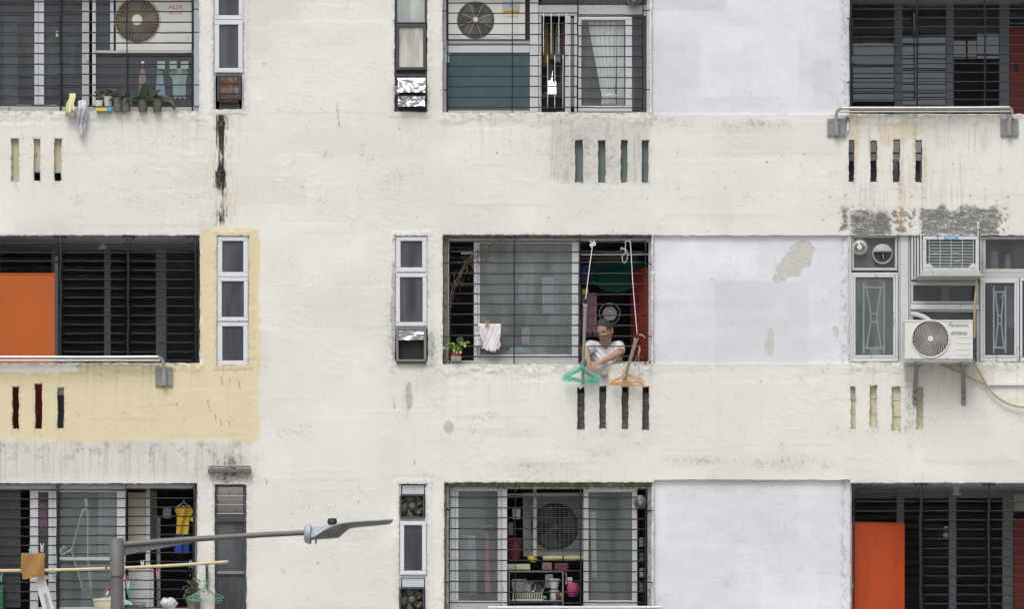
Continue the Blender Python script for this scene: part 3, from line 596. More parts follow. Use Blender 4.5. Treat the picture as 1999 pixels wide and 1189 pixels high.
# ---- right, middle: aluminium window wall
window([(1655,458,1662,708,-.03,'aluw'),*ring(1662.3,459,1752,528,5,.0,'alu'),*ring(1661,532,1753,706,5,-.025,'aluw',8),*ring(1666.2,537.2,1747.8,697.8,4,-.03,'aluw'),(1753.4,459,1757.5,708,.0,'alu'),
        (1757.8,459,1773.5,708,-.012,'panel_l'),(1774,459,1777.5,708,.0),(1777.8,549,1906,555,.0),*ring(1778,552,1911,593,5,-.004),(1777.8,594,1911.5,604,-.03,'aluw'),(1777.8,604.4,1783,708,.0),(1783.2,604.4,1906,609,.002),(1906.4,604.4,1912,708,.0,'alu'),
        (1777.8,459,1801,547,.03,'galv'),(1912.3,459,1918,708,-.006,'alu'),*ring(1918.3,461,2062,533,6,.0,'alu',8),*ring(1914,543,1989.5,706,5,-.025,'aluw',8),*ring(1919.2,548.2,1984.3,697.8,4,-.03,'aluw'),*ring(1991,543,2064,706,5,-.025,'aluw',8),(1912.3,533.4,2064,542.6,.0,'alu')],
       [(1667,464,1747.3,523,'frostd'),(1670,541,1744,694,'frostd',-.016),(1783,556.5,1906.3,588.5,'glassd'),(1783,609,1906.3,708,'glassd'),(1924,466.5,2056,525.5,'glassd'),(1923,552,1980.5,694,'glassd',-.016),(1996,548,2059,698,'glassd',-.016)], 'alu', .05)
for i in range(4): px(1779+i*5.6, 459, 1782.6+i*5.6, 546, .024-.004*(i % 2), .04).build('mullion', M['alu' if i % 2 else 'aluw'], B_)
lat = M['whitep']
def lattice(u0, v0, u1, v1, y):
    mb = MB(); r = .0075; um = (u0+u1)/2; vm = (v0+v1)/2; w = (u1-u0)
    for u in (u0, u1): mb.tube([P(u,v0-12,y), P(u,v1+10,y)], .010, 6)
    for v in (v0, v1): mb.tube([P(u0,v,y), P(u1,v,y)], .010, 6)
    for s in (-1, 1): mb.tube([P(um+s*w*.36,v0,y), P(um+s*w*.15,vm-8,y), P(um+s*w*.15,vm+8,y), P(um+s*w*.36,v1,y)], r, 6)
    for v in (vm-8, vm+8): mb.tube([P(um-w*.15,v,y), P(um+w*.15,v,y)], r, 6)
    return mb
t = thing('window_lattice', 'wide white iron lattice behind the frosted sash left of the outdoor unit', 'window lattice', P(1706,700,.085), 'white waisted lattices behind the right hand sashes')
lattice(1686, 561, 1726, 680, .085).build('lattice_bars', lat, t)
t = thing('window_lattice', 'narrow white iron lattice with small clips right of the outdoor unit', 'window lattice', P(1951,700,.085), 'white waisted lattices behind the right hand sashes')
lattice(1940, 570, 1963, 679, .085).build('lattice_bars', lat, t)
mb = MB()
for u, v in ((1956,579),(1946,604)): mb.rect(u-2,v-2.5,u+3,v+3,.07,.08)
mb.build('clip', M['hgreen'], t)

# ---------------------------------------------------------------- gallery back walls with louvres
def gallery(o, mulls, bays, tilt, yb=1.38, floorv=None, dark=False):
    v0, v1 = o[1], o[3]+200; y = yb; mb = MB()
    for a, b in mulls: mb.rect(a, v0+4, b, v1, y-.03, y+.06)
    mb.rect(o[0], v0+3, o[2], v0+30, y+.005, y+.05); mb.rect(o[0], o[3]+60, o[2], v1, y+.006, y+.05)
    p = mb.build('gallery_screen', M['steel'], B_, bevel=.006)
    for bi, (a, b, va, vb, cols, tl) in enumerate(bays):
        n = int((vb-va)/17.5)
        for c in range(cols):
            ua = a+(b-a)*c/cols+(1.2 if c else 0); ub = a+(b-a)*(c+1)/cols
            cx = (X(ua,y)+X(ub,y))/2; hw = (X(ub,y)-X(ua,y))/2
            for i in range(n):
                z = Z(va+17.5*(i+.5), y); tt = -math.radians(tl+RN.uniform(-1.2,1.2)); h = K(y)*9.2
                q = MB().obox((cx, y+.02, z), ((hw,0,0),(0,math.cos(tt)*.003,math.sin(tt)*.003),(0,-math.sin(tt)*h,math.cos(tt)*h))); q.build('louvre_slat', M['louv'], p)
    return p
gallery(BIG['L2'], [(100,114),(203,216),(304,325),(386,394)], [(114,203,490,700,1,62),(216,304,490,700,1,62),(-14,100,490,700,1,62),(325,386,488,524,1,4)], 60)
gallery(BIG['R1'], [(1654,1661),(1746,1762),(1847,1862),(1951,1971)], [(1662,1746,4,212,1,3),(1762,1847,30,212,1,4),(1862,1951,8,128,2,3)], 5)
gallery(BIG['R3'], [(1750,1765),(1852,1867),(1957,1978)], [(1664,1750,975,1190,1,58),(1765,1852,975,1190,1,58),(1867,1957,975,1190,1,60)], 60)
# doors seen at the back of the galleries
dr = px(1971.5, 53, 2050, 420, 1.36, 1.40).build('door', M['red'], B_, bevel=.01)
px(1980, 120, 1986, 140, 1.33, 1.36).build('handle', M['black'], dr)
px(1971.5, 22, 2050, 46, 1.37, 1.39).build('fanlight', M['louv'], dr)
dr = px(1978.5, 1012, 2050, 1390, 1.36, 1.40).build('door', M['red'], B_, bevel=.01)
px(1978.5, 966, 2050, 1000, 1.37, 1.39).build('fanlight', M['frostc'], dr)
gp = px(-14, 533, 107, 735, .03, .045).build('gate_sheet', M['orangeb'], B_, bevel=.004); gp['label'] = 'bright orange sheet metal gate panel'
q = MB(); [q.rect(*f[:4], .024, .0295) for f in ring(-14, 533, 107, 735, 2.2)]; q.build('folded_edge', M['orangeb'], gp)
px(107.3, 500, 113, 735, .025, .05).build('gate_stile', M['dkframe'], gp)
q = MB(); a, b = P(1661,1019,.16), P(1766,1021.5,.34); q.add([a,b,(b.x,b.y,Z(1400)),(a.x,a.y,Z(1400)),a+Vector((0,.015,0)),b+Vector((0,.015,0)),(b.x,b.y+.015,Z(1400)),(a.x,a.y+.015,Z(1400))],[(0,3,2,1),(4,5,6,7),(0,1,5,4),(1,2,6,5),(2,3,7,6),(3,0,4,7)])
gp = q.build('gate_sheet', M['orange'], B_); gp['label'] = 'deep orange sheet metal gate leaf standing ajar'
MB().tube([a+Vector((0,-.004,-.006)),b+Vector((-.006,-.004,-.006)),Vector((b.x-.006,b.y-.004,Z(1400)))], .006, 6).build('folded_edge', M['orange'], gp)
# grey boards and a leaning pipe seen through the open slots at upper right, pendant ceiling lamps
px(1655, 250, 2050, 297, 1.22, 1.25).build('gallery_board', M['whitep'], B_)
px(1655, 300, 2050, 313, 1.20, 1.23).build('gallery_board', M['ceil'], B_)
px(1725, 312, 1752, 420, .5, .53).build('gallery_board', M['fridge'], B_)
px(1796, 312, 1815, 420, .3, .33).build('gallery_board', M['panel_l'], B_)
px(-14, 712, 97, 905, 1.1, 1.13).build('gallery_board', M['redb'], B_)
px(104, 700, 140, 772, 1.1, 1.12).build('gallery_board', M['ceil'], B_)
for u, v, k in ((200,481,'L2'),(1867,962,'R3')):
    t = thing('ceiling_lamp', 'small round ceiling lamp in the gallery %s' % ('behind the orange gate at middle left' if k == 'L2' else 'beside the red gallery door at lower right'), 'ceiling lamp', P(u,v-14,.9))
    MB().lathe(P(u,v-11,.9), (0,0,-1), [(.05,0),(.05,.015),(.03,.02),(.03,.06),(.05,.065),(.045,.09)], 16).build('lamp_body', M['ac'], t)

ml_, nt_, out_ = nodes('lit_lamp'); e_ = nn(nt_, 'ShaderNodeEmission'); e_.inputs[0].default_value = (1,.85,.5,1); e_.inputs[1].default_value = .10; nt_.links.new(e_.outputs[0], out_.inputs[0])
for (u0, v0, u1, v1), w in (((1842,1028,1852,1052), 'at lower right'),):
    t = thing('wall_lamp', 'dim lit lamp deep inside the gallery flat '+w, 'lamp', P((u0+u1)/2, v1, 3.2)); px(u0, v0, u1, v1, 3.2, 3.25).build('lamp_glass', ml_, t, bevel=.01); px(u0-2, v0-3, u1+2, v0-.5, 3.19, 3.27).build('lamp_cap', M['dkframe'], t)
# ---------------------------------------------------------------- window grilles
_bars = {}
def barmesh(r, m, var):
    k = (round(r,4), m, var)
    if k not in _bars:
        rr = random.Random(var*31+5); n = 10; pts = [(i/n-.5, 0, 0) for i in range(n+1)]; am = r*.35
        pts = [(x, rr.uniform(-am,am), rr.uniform(-am,am) if 0 < i < n else 0) for i, (x, y, z) in enumerate(pts)]
        _bars[k] = MB().tube(pts, r, 6).mesh('bar', M[m], smooth=True)
    return _bars[k]
def bar(parent, a, b, r, m, name='bar'):
    a = Vector(a); b = Vector(b); d = b-a; o = bpy.data.objects.new(name, barmesh(r, m, RN.randrange(5))); COL.objects.link(o)
    o.parent = parent; o.location = (a+b)/2-ORG[parent.name]; o.scale = (d.length, 1, 1)
    o.rotation_euler = Vector((1,0,0)).rotation_difference(d.normalized()).to_euler(); return o
def grille(label, key, bars, posts, anchors=(), y=.05, r=.0085, m='grille'):
    o = BIG[key]; t = thing('window_grille', label, 'window grille', P((o[0]+o[2])/2, o[3], y), 'black window grilles')
    for u0, u1, vs_ in bars:
        for v in vs_:
            j = RN.uniform(-.5,.5); bar(t, P(u0,v+RN.uniform(-.3,.3),y), P(u1,v+j,y), r, m)
    for u, v0, v1, pr in posts: bar(t, P(u,v0,y-.012), P(u+RN.uniform(-.6,.6),v1,y-.012), pr, m, 'post')
    for u0, u1, v in anchors: bar(t, P(u0,v,y-.03), P(u1,v,y), .006, 'grille2', 'anchor')
    return t
GL = {}
GL['L1'] = grille('worn black grille across the top left window with the orchid pots', 'L1', [(-14,118,[2.5,23,42.5,63,83.5,104,124.5,145,166,186,205.5]),(118,377,[2,21.5,42.5,62.5,83,103.5,124.5,144.5,165,186,206.5])],
    [(118,-26,216,.012),(248,-26,216,.0065),(376,-26,216,.009)], [(376,389,17),(376,389,62),(376,389,165)], y=.035, r=.0074, m='grille2')
GL['C1'] = grille('thin dark grille over the top centre window with the teal board', 'C1', [(874,1128,[5,25,45,66.5,87,107.5,128,148,168.5,189,209]),(1129,1254,[28,49,69,90,110,130.5,151,171.5,192,209.5])],
    [(874,-26,219,.006),(1000,-26,219,.005),(1128,-26,221,.0075),(1255,-26,219,.0065)], [(858,874,20.5),(859,874,175),(1255,1270,20),(1255,1270,174)], y=.03, r=.0062)
GL['C2'] = grille('dark peeling grille in front of the window where the man leans out', 'C2', [(876,1131,[471,491.5,512.5,533.5,555,574,593.5,614,634.5,655,676,697]),(1132,1261,[471,491.5,512,534,554.5,575,594.5,615.5,636,656,676.5]),(1210,1261,[695.5]),(1132,1150,[695.5])],
    [(877,466,712,.005),(1004,456,714,.0065),(1131,456,712,.0105),(1260,466,711,.006)], [(861,877,513.5),(861,877,657),(1260,1275,515),(1260,1275,657)], y=.03, r=.007, m='grille2')
GL['C3'] = grille('black grille over the bottom centre window with the dish rack', 'C3', [(878,1134,[971,992,1012,1033,1053.5,1074,1095,1115,1136,1157,1177.5]),(1135,1261,[971,994,1014,1034,1054.5,1075.5,1096,1116.5,1137,1157,1177.5])],
    [(878,946,1198,.006),(1006,940,1198,.005),(1134,940,1198,.0075),(1261,944,1198,.007)], [(864,878,996),(864,878,1138),(1261,1276,997),(1261,1276,1138)], y=.03, r=.0068)
GL['L3'] = grille('blue black grille behind the laundry pole at bottom left', 'L3', [(-14,113,[957,975,994,1012,1029.5,1048,1066,1084.5,1102.5,1120,1138,1156,1174]),(113,246,[957,973.5,992,1010,1028,1046,1064,1082.5,1100,1117,1134.5,1152,1171]),(246,380,[955.5,973,991,1009,1027,1045,1062.5,1080,1098,1116,1133.5,1151.5,1170,1187])],
    [(113,943,1190,.016),(246,943,1198,.0065),(379,946,1198,.013)], [], y=.03, r=.0068)
vv2 = [475,492.5,510,528,545.5,563,581,598,616,634,651.5,669.5,687.5,704]
GL['L2'] = grille('dull black grille beside the bright orange gate at middle left', 'L2', [(-14,118,[475,492.5,510]),(119,250,vv2),(251,382,vv2)], [(118,460,709,.017),(250.5,460,709,.0135),(382,462,709,.010)], [(382,392,534),(382,392,646)], y=.02, r=.0066)
GL['R1'] = grille('black grille with a small gate before the louvres at top right', 'R1', [(1662,1787,[17.5,36,53.5,71,89,107,125,142,160,177.5,194.5,212]),(1790,2062,[17,34.5,52,69.5,87.5,105,123,140.5,158.5,176,193.5,211])],
    [(1661,-26,222,.014),(1664.5,36,195,.006),(1784.5,24,195,.007),(1790,-26,222,.010),(1923,-26,222,.011)], [(1653,1661,35),(1653,1661,160)], y=.02, r=.0066)
px(1662,109,1674,121,.0,.03).build('gate_latch', M['dkframe'], GL['R1']); MB().tube([P(1786,30,.0), P(1784,24,-.02), P(1786,60,.0)], .008, 6).build('gate_hook', M['dkframe'], GL['R1'])
vv3 = [980,998.5,1016,1034.5,1053,1071.5,1089,1107,1125.5,1144,1162,1180]
GL['R3'] = grille('black grille beside the deep orange gate leaf at bottom right', 'R3', [(1667,1796,[961.5,980,998.5]),(1799,1930,vv3),(1931,2064,vv3)], [(1667,944,1198,.0085),(1798,944,1198,.019),(1930.5,944,1198,.014)], [], y=.03, r=.0066)
px(1667,1095,1675,1099,.01,.04).build('gate_latch', M['dkframe'], GL['R3']); px(1660.5,1140,1668,1148,.05,.09).build('gate_hinge', M['steel'], GL['R3'])
for k, us in (('L2', (118,250.5,376)), ('R3', (1798,1930.5))):     # angle brackets at the heads of the gallery posts
    for u in us:
        v = BIG[k][1]+1.5; mb = MB().rect(u-14,v,u+14,v+2,-.005,.04); [mb.add([P(u+s*12,v+2,.0),P(u+s*7,v+2,.0),P(u+s*10,v+7,.0),P(u+s*12,v+2,.006),P(u+s*7,v+2,.006),P(u+s*10,v+7,.006)],[(0,1,2),(5,4,3),(0,3,4,1),(1,4,5,2),(2,5,3,0)]) for s in (-1,1)]; mb.build('head_bracket', M['grille'], GL[k])
# the little upright bars wired to the top-centre grille
for a, b, us in ((25,107,(1061,1076,1091,1105.5)),(107,211,(1053.5,1069,1083,1099,1112))):
    for u in us: bar(GL['C1'], P(u,a,.015), P(u,b,.015), .0045, 'wire', 'upright_bar')

# ---------------------------------------------------------------- laundry rails on brackets
def rail(label, u0, u1, v, plates, r=.020):
    t = thing('laundry_rail', label, 'laundry rail', P(u0 if plates[0][0] < u0+60 else u1, v+40, -.03), 'steel laundry rails under the gallery openings')
    y = -.17
    pts = []
    for i, (a, b, c, d) in enumerate(plates):
        um = (a+c)/2; px(a, b, c, d, -.022, -.004).build('bracket_plate', M['plate'], t, bevel=.003)
        [MB().lathe(P(uu,vv,-.022), (0,-1,0), [(.011,0),(.011,.006),(.004,.008)], 6).build('bolt', M['plate'], t) for uu in (a+5,c-5) for vv in (b+5,d-5)]
        MB().rect(um-5, b+5, um+5, d-2, -.06, -.021).build('socket', M['plate'], t, bevel=.006)
    return t
t = rail('long galvanised laundry rail on two grey plates at upper right', 1633, 1975, 214, [(1615,231,1651,266),(1953,231,1988,266)])
MB().tube(smooth_path([P(1633,258,-.045),P(1632,232,-.05),P(1633.5,219,-.06),P(1641,211.5,-.10),P(1655,210.5,-.12),P(1700,210.5,-.12),P(1900,210,-.12),P(1960,209.5,-.12),P(1972,210.5,-.11),P(1975.5,220,-.06),P(1971,236,-.05),P(1970,258,-.045)], 8), .0175, 12).build('pipe', M['steelpipe'], t, smooth=True)
MB().tube([P(1640,217.5,-.045),P(1975,217,-.045)], .010, 10).build('rear_pipe', M['steelpipe'], t, smooth=True)
t = rail('galvanised laundry rail below the orange gate at middle left', -60, 318, 701, [(303,716,337,755)])
MB().tube(smooth_path([P(320,745,-.045),P(320,722,-.05),P(319,708,-.07),P(312,699,-.11),P(296,697.5,-.12),P(200,698,-.12),P(-80,698,-.12)], 8), .0185, 12).build('pipe', M['steelpipe'], t, smooth=True)
MB().tube([P(312,704.5,-.045),P(-80,704.5,-.045)], .010, 10).build('rear_pipe', M['steelpipe'], t, smooth=True)
t = thing('laundry_rail', 'pale laundry rail end below the bottom centre window with the dish rack', 'laundry rail', P(1120,1190,-.1), 'steel laundry rails under the gallery openings')
MB().tube([P(952,1187.5,-.1),P(1292,1187,-.1)], .017, 10).build('pipe', M['aluw'], t, smooth=True)
px(960,1191,972,1230,-.11,0.02).build('bracket', M['plate'], t); px(1270,1191,1282,1230,-.11,0.02).build('bracket', M['plate'], t)
# concrete ledge over the narrow window at lower left
lg = MB(); lg.grid(lambda a,b: (X(406+84*a), -.075+.03*b, Z(914-3.2*math.sin(pi*b)+2.6*(float(vn(np.array([a*22.]),np.array([b*4.]),3)[0])-.5))), 40, 6)
lg.rect(406,915,490,923,-.075,.02); lg.build('ledge', mat('sooty_concrete', (.16,.155,.14), .95, 0, .35, 25, (.045,.042,.038), .35, 40, bmp=1., bs=60), B_, bevel=.003)
# ---------------------------------------------------------------- lettering
def text(s, u, v, h, y, m, parent, w=None, name='lettering', shear=0., bold=0.):
    """flat raised lettering: left edge u, baseline v, cap height h (photo pixels), face at depth y"""
    cu = bpy.data.curves.new('lettering', 'FONT'); cu.body = s; cu.extrude = .004; cu.shear = shear; cu.offset = bold; cu.size = 1
    o = bpy.data.objects.new('lettering', cu); COL.objects.link(o); bpy.context.view_layer.update()
    me = bpy.data.meshes.new_from_object(o.evaluated_get(bpy.context.evaluated_depsgraph_get())); bpy.data.objects.remove(o); bpy.data.curves.remove(cu)
    n = len(me.vertices); co = np.empty(n*3, np.float32); me.vertices.foreach_get('co', co); co = co.reshape(-1, 3)
    x0, x1, y0, y1 = co[:,0].min(), co[:,0].max(), co[:,1].min(), co[:,1].max()
    k = K(y); sy = h*k/(y1-y0); sx = w*k/(x1-x0) if w else sy; p0 = P(u, v, y)-ORG[parent.name]
    out = np.stack([p0.x+(co[:,0]-x0)*sx, p0.y-co[:,2]*.25, p0.z+(co[:,1]-y0)*sy], -1)
    me.vertices.foreach_set('co', out.astype(np.float32).ravel()); me.update(); me.materials.clear(); me.materials.append(M[m])
    t = bpy.data.objects.new(name, me); COL.objects.link(t); t.parent = parent; ORG[t.name] = ORG[parent.name]; return t

# ---------------------------------------------------------------- air conditioners
def holed_front(mb, u0, v0, u1, v1, y, cu, cv, r, depth, mi=0, mi2=1):
    """front sheet with a round hole, the well behind it and its dark floor"""
    n = 48; k = K(y); c = P(cu, cv, y); x0, x1, z0, z1 = X(u0,y), X(u1,y), Z(v1,y), Z(v0,y); R = r*k
    ins = []; outs = []
    for i in range(n):
        a = 2*pi*i/n; dx, dz = math.cos(a), math.sin(a); ins.append((c.x+dx*R, y, c.z+dz*R))
        t = min(((x1-c.x)/dx if dx > 0 else (x0-c.x)/dx) if abs(dx) > 1e-6 else 9, ((z1-c.z)/dz if dz > 0 else (z0-c.z)/dz) if abs(dz) > 1e-6 else 9); outs.append((c.x+dx*t, y, c.z+dz*t))
    vs = ins+outs; fs = [(i, n+i, n+(i+1) % n, (i+1) % n) for i in range(n)]
    for cx, cz in ((x0,z0),(x1,z0),(x1,z1),(x0,z1)):   # fill the corners
        best = min(range(n), key=lambda i: -((outs[i][0]-c.x)*(cx-c.x)+(outs[i][2]-c.z)*(cz-c.z))/ (math.hypot(outs[i][0]-c.x, outs[i][2]-c.z)*math.hypot(cx-c.x, cz-c.z)))
        ang = math.atan2(cz-c.z, cx-c.x) % (2*pi); i = int(ang/(2*pi)*n) % n; vs.append((cx, y, cz)); fs.append((n+i, len(vs)-1, n+(i+1) % n))
    mb.add(vs, fs, mi)
    vs = ins+[(x, y+depth, z) for x, _, z in ins]; mb.add(vs, [(i, (i+1) % n, n+(i+1) % n, n+i) for i in range(n)], mi)
    mb.add([(x, y+depth, z) for x, _, z in ins], [tuple(range(n))], mi2)
    return c, R
def fan_blades(parent, c, R, y, m, n=3, hub=.22, name='blade', ang=0., pitch=.5):
    for b in range(n):
        a0 = 2*pi*b/n+ang; mb = MB(); w = 2*pi/n*.62
        def f(s, t):
            rr = R*(hub*.8+(1-hub*.8)*s); aa = a0+w*(t-.5)+.35*s; return (c.x+rr*math.cos(aa), y+(t-.5)*R*pitch*.5, c.z+rr*math.sin(aa))
        mb.grid(f, 5, 5); mb.build(name, M[m], parent, smooth=True, solid=.004)
    MB().lathe((c.x, y-.02, c.z), (0,1,0), [(R*hub*.8,0),(R*hub,.01),(R*hub,.05)], 20).build('hub', M[m], parent, smooth=True)

def ac_box(t, u0, v0, u1, v1, y, depth, fc, fr, m='ac', well=.05):
    mb = MB(); k = K(y); c, R = holed_front(mb, u0, v0, u1, v1, y, fc[0], fc[1], fr, well)
    x0, x1, z0, z1 = X(u0,y), X(u1,y), Z(v1,y), Z(v0,y)
    mb.add([(x0,y,z0),(x1,y,z0),(x1,y,z1),(x0,y,z1),(x0,y+depth,z0),(x1,y+depth,z0),(x1,y+depth,z1),(x0,y+depth,z1)], [(0,4,5,1),(1,5,6,2),(2,6,7,3),(3,7,4,0),(4,7,6,5)])
    mb.build('casing', [M[m], M['dark']], t); return c, R
# the outdoor unit on brackets, middle right
t = thing('air_conditioner', 'white outdoor air conditioner with a swirled round fan guard mounted on two grey wall brackets', 'air conditioner', P(1833,705,-.30)); y = -.33
c, R = ac_box(t, 1766.5, 626, 1899, 701, y, .30, (1816.5,661.5), 35.5); k = K(y)
px(1765.8, 624.8, 1899.6, 628.2, y-.006, -.04).build('top_cover', M['ac'], t, bevel=.004)
px(1766, 701.2, 1899, 706.5, y+.012, -.05).build('base_pan', M['acd'], t, bevel=.004)
fan_blades(t, c, R*.92, y+.035, 'blade', 3, .25)
for i, rr in enumerate((1.03,)): MB().tube([(c.x+R*rr*math.cos(a*2*pi/64), y-.004, c.z+R*rr*math.sin(a*2*pi/64)) for a in range(64)], .008, 6, True).build('guard_rim', M['ac'], t, smooth=True)
mb = MB()
for i in range(26):
    mb.tube([(c.x+R*s*math.cos(i*2*pi/26-1.5*s), y-.010+.012*s*s, c.z+R*s*math.sin(i*2*pi/26-1.5*s)) for s in np.linspace(.2, 1, 12)], .0023, 4)
mb.build('guard_spokes', M['wirew'], t, smooth=True)
mb = MB(); [mb.tube([(c.x+R*s*math.cos(a*2*pi/48), y-.008+.012*s*s, c.z+R*s*math.sin(a*2*pi/48)) for a in range(48)], .0015, 4, True) for s in np.linspace(.26, .98, 10)]
mb.build('guard_rings', M['wirew'], t, smooth=True)
MB().lathe((c.x, y-.016, c.z), (0,1,0), [(0,0),(R*.15,.001),(R*.17,.008),(R*.17,.014)], 24).build('guard_cap', M['ac'], t, smooth=True)
text('Panasonic', 1852, 638.5, 7.3, y, 'tealp', t, 39, bold=.012); text('INVERTER', 1859.5, 655, 5.2, y, 'navyp', t, 28.5, shear=.35)
MB().tube([P(u,v,y-.001) for u, v in ((1888,649.6),(1872,648.4),(1862,648.8),(1857,650.6),(1857,652.5),(1860,654.2))], [.001,.002,.003,.004,.003,.001], 5).build('swoosh', M['navyp'], t)
for v in (658.5,670.5,682,692.5): px(1866, v, 1896.5, v+1.1, y-.0025, y+.002).build('rib', M['acd'], t)
mb = MB(); [mb.lathe(P(u,v,y), (0,-1,0), [(.006,0),(.004,.003)], 8) for u, v in ((1780,698),(1848,698.5),(1886,698.5),(1857,629))]; mb.build('screw', M['dkframe'], t)
for u, lab in ((1789.5, 'left'), (1879.5, 'right')):
    b = thing('wall_bracket', 'grey metal bracket under the %s end of the white outdoor air conditioner' % lab, 'wall bracket', P(u,790,-.02), 'brackets holding up the outdoor air conditioner')
    dx = -3.2 if lab == 'left' else 1.5
    mb = MB(); mb.rect(u-4.5+dx, 763, u+4.5+dx, 790, -.026, -.004); mb.build('wall_plate', M['galv'], b, bevel=.002)
    a0 = P(u, 706, -.32); a1 = P(u+dx, 765, -.03); d = (a1-a0); w = K()*4.3
    MB().obox((a0+a1)/2, ((w,0,0), d/2, (0,.012,.004))).build('strut', M['galv'], b, bevel=.002)
    MB().box((X(u)-w*1.3, -.34, Z(706.6,-.30)-.03), (X(u)+w*1.3, -.004, Z(706.6,-.30)-.008)).build('arm', M['galv'], b, bevel=.002)
    MB().lathe(P(u+dx,778,-.026), (0,-1,0), [(.013,0),(.013,.007),(.006,.01)], 6).build('bolt', M['dkframe'], b)
# the window unit above it
t = thing('air_conditioner', 'white framed window air conditioner with exposed rear fins resting on a metal tray', 'air conditioner', P(1855,530,-.25)); y = -.26
q = MB(); [q.rect(*f[:4], y, y+.05) for f in ring(1802, 461, 1911, 528, 6.5, 0, None, 5)]; q.rect(1803,462,1809,527,y+.06,.10); q.rect(1903,462,1909,527,y+.06,.10); q.rect(1809.4,462,1902.6,466,y+.06,.10); q.build('casing', M['aluw'], t, bevel=.003)
q = MB(); q.prism([(1808.5,523),(1808.5,514.5),(1816,514.5),(1823,523)], y-.004, y+.004); q.prism([(1904.5,523),(1904.5,514.5),(1897,514.5),(1889,523)], y-.004, y+.004); q.build('corner_plate', M['aluw'], t)
px(1808, 467, 1905, 524, y+.05, y+.08).build('condenser_coil', M['acblue'], t)
mb = MB(); [mb.tube([P(1813,v,y+.005),P(1900,v+.2,y+.005)], .0028, 5) for v in np.arange(472.5, 522, 5.9)]; mb.build('guard_wires', M['wirew'], t)
mb = MB(); [mb.tube([P(u,467.5,y-.003),P(u+.6,495,y-.006),P(u-.4,524,y-.003)], .0032, 5) for u in (1813.5,1835,1856.5,1878.5,1900)]
mb.tube([P(1814,496,y-.004),P(1830,494.5,y-.01),P(1835,496.5,y-.004)], .003, 5); mb.tube([P(1857,495,y-.004),P(1866,493,y-.012),P(1877,497,y-.004)], .003, 5); mb.tube([P(1862,511,y-.012),P(1877,508,y-.004)], .003, 5); mb.build('guard_uprights', M['wirew'], t)
s = px(1843,461.6,1871,466.6,y-.004,y).build('badge', M['bluel'], t); text('Panasonic', 1849, 465.8, 3.2, y-.005, 'whitep', s, 16, bold=.02)
px(1829.5,459.5,1831.5,467.5,y-.012,y-.001).build('strap', M['galv'], t)
MB().ball(P(1861.5,460,y+.02), (.022,.02,.013), 10, 6).build('rubble_lump', M['plate'], t)
tr = thing('metal_tray', 'shallow metal tray hung from two straps under the window air conditioner', 'tray', P(1855,545,-.15))
q = MB(); u0, u1 = 1796, 1918; a = P(u0,534.5,-.30); b = P(u1,534.5,-.30); cc = P(1906,551,.05); d = P(1791,546,.05)
q.add([a,b,Vector((b.x-.03,.05,b.z-.035)),Vector((a.x-.02,.05,a.z-.035))], [(0,1,2,3)]); q.build('tray_sheet', M['tray'], tr, solid=.006)
px(1796,534,1918,538.5,-.305,-.298).build('tray_lip', M['tray'], tr)
px(1800,527.8,1913,534.2,-.262,-.22).build('tray_sill', M['tray'], tr)
MB().tube([P(1796,536,-.30),P(1791,541,-.10),P(1783,543,.0)], .008, 6).build('tray_edge', M['tray'], tr)
for u, v, u2, v2 in ((1797.5,432,1798.5,533),(1909.5,434,1909.3,461)):
    px(u-2.3, v-1.5, u+2.7, v+12, -.02, -.004).build('hanger_plate', M['aluw'], tr)
    MB().lathe(P(u+.3,v+6,-.02), (0,-1,0), [(.007,0),(.005,.005)], 8).build('bolt', M['black'], tr)
    MB().tube([P(u,v+8,-.024),P(u2,v2,-.27)], .0042, 6).build('hanger_strap', M['aluw'], tr)
# split units behind the grilles
t = thing('air_conditioner', 'white outdoor air conditioner with a round tan wire fan guard behind the top left grille', 'air conditioner', P(300,98,.2)); y = .16
c, R = ac_box(t, 226, -30, 374, 97.5, y, .3, (268,39), 43, 'ac', .07)
fan_blades(t, c, R*.93, y+.04, 'blade', 4, .2)
mb = MB(); [mb.tube([(c.x+R*s*1.05*math.cos(a*2*pi/48), y-.03+.03*s**4, c.z+R*s*1.05*math.sin(a*2*pi/48)) for a in range(48)], .0019 if s < .97 else .0045, 4, True) for s in np.linspace(.3, 1, 11)]; mb.build('guard_rings', M['wiretan'], t, smooth=True)
mb = MB(); [mb.tube([(c.x+R*s*1.05*math.cos(i*2*pi/36), y-.034+.03*s**4, c.z+R*s*1.05*math.sin(i*2*pi/36)) for s in np.linspace(.22, 1, 6)], .0023, 4) for i in range(36)]; mb.build('guard_spokes', M['wiretan'], t, smooth=True)
MB().lathe((c.x, y-.042, c.z), (0,1,0), [(0,0),(R*.23,.001),(R*.245,.008),(R*.245,.014)], 28).build('guard_cap', M['ac'], t, smooth=True)
text('AUX', 328, 17, 8, y, 'magenta', t, 29.5, bold=.02); text('奧克斯', 330, 28, 7.4, y, 'magenta', t, 26)
q = MB(); [q.rect(*f[:4], y-.004, y) for f in ring(326, 60, 363, 81, .7)]; q.build('access_panel', M['acd'], t)
t = thing('air_conditioner', 'grey white outdoor air conditioner with a yellow maker sticker behind the top centre grille', 'air conditioner', P(950,77,.2)); y = .12
c, R = ac_box(t, 875.5, -30, 1025, 75.5, y, .3, (928.5,38.5), 36, 'ac', .07)
fan_blades(t, c, R*.93, y+.04, 'blade', 3, .2)
mb = MB(); [mb.tube([(c.x+R*s*1.02*math.cos(a*2*pi/48), y-.03+.03*s**4, c.z+R*s*1.02*math.sin(a*2*pi/48)) for a in range(48)], .0019, 4, True) for s in np.linspace(.16, 1, 14)]; mb.build('guard_rings', M['wiregr'], t, smooth=True)
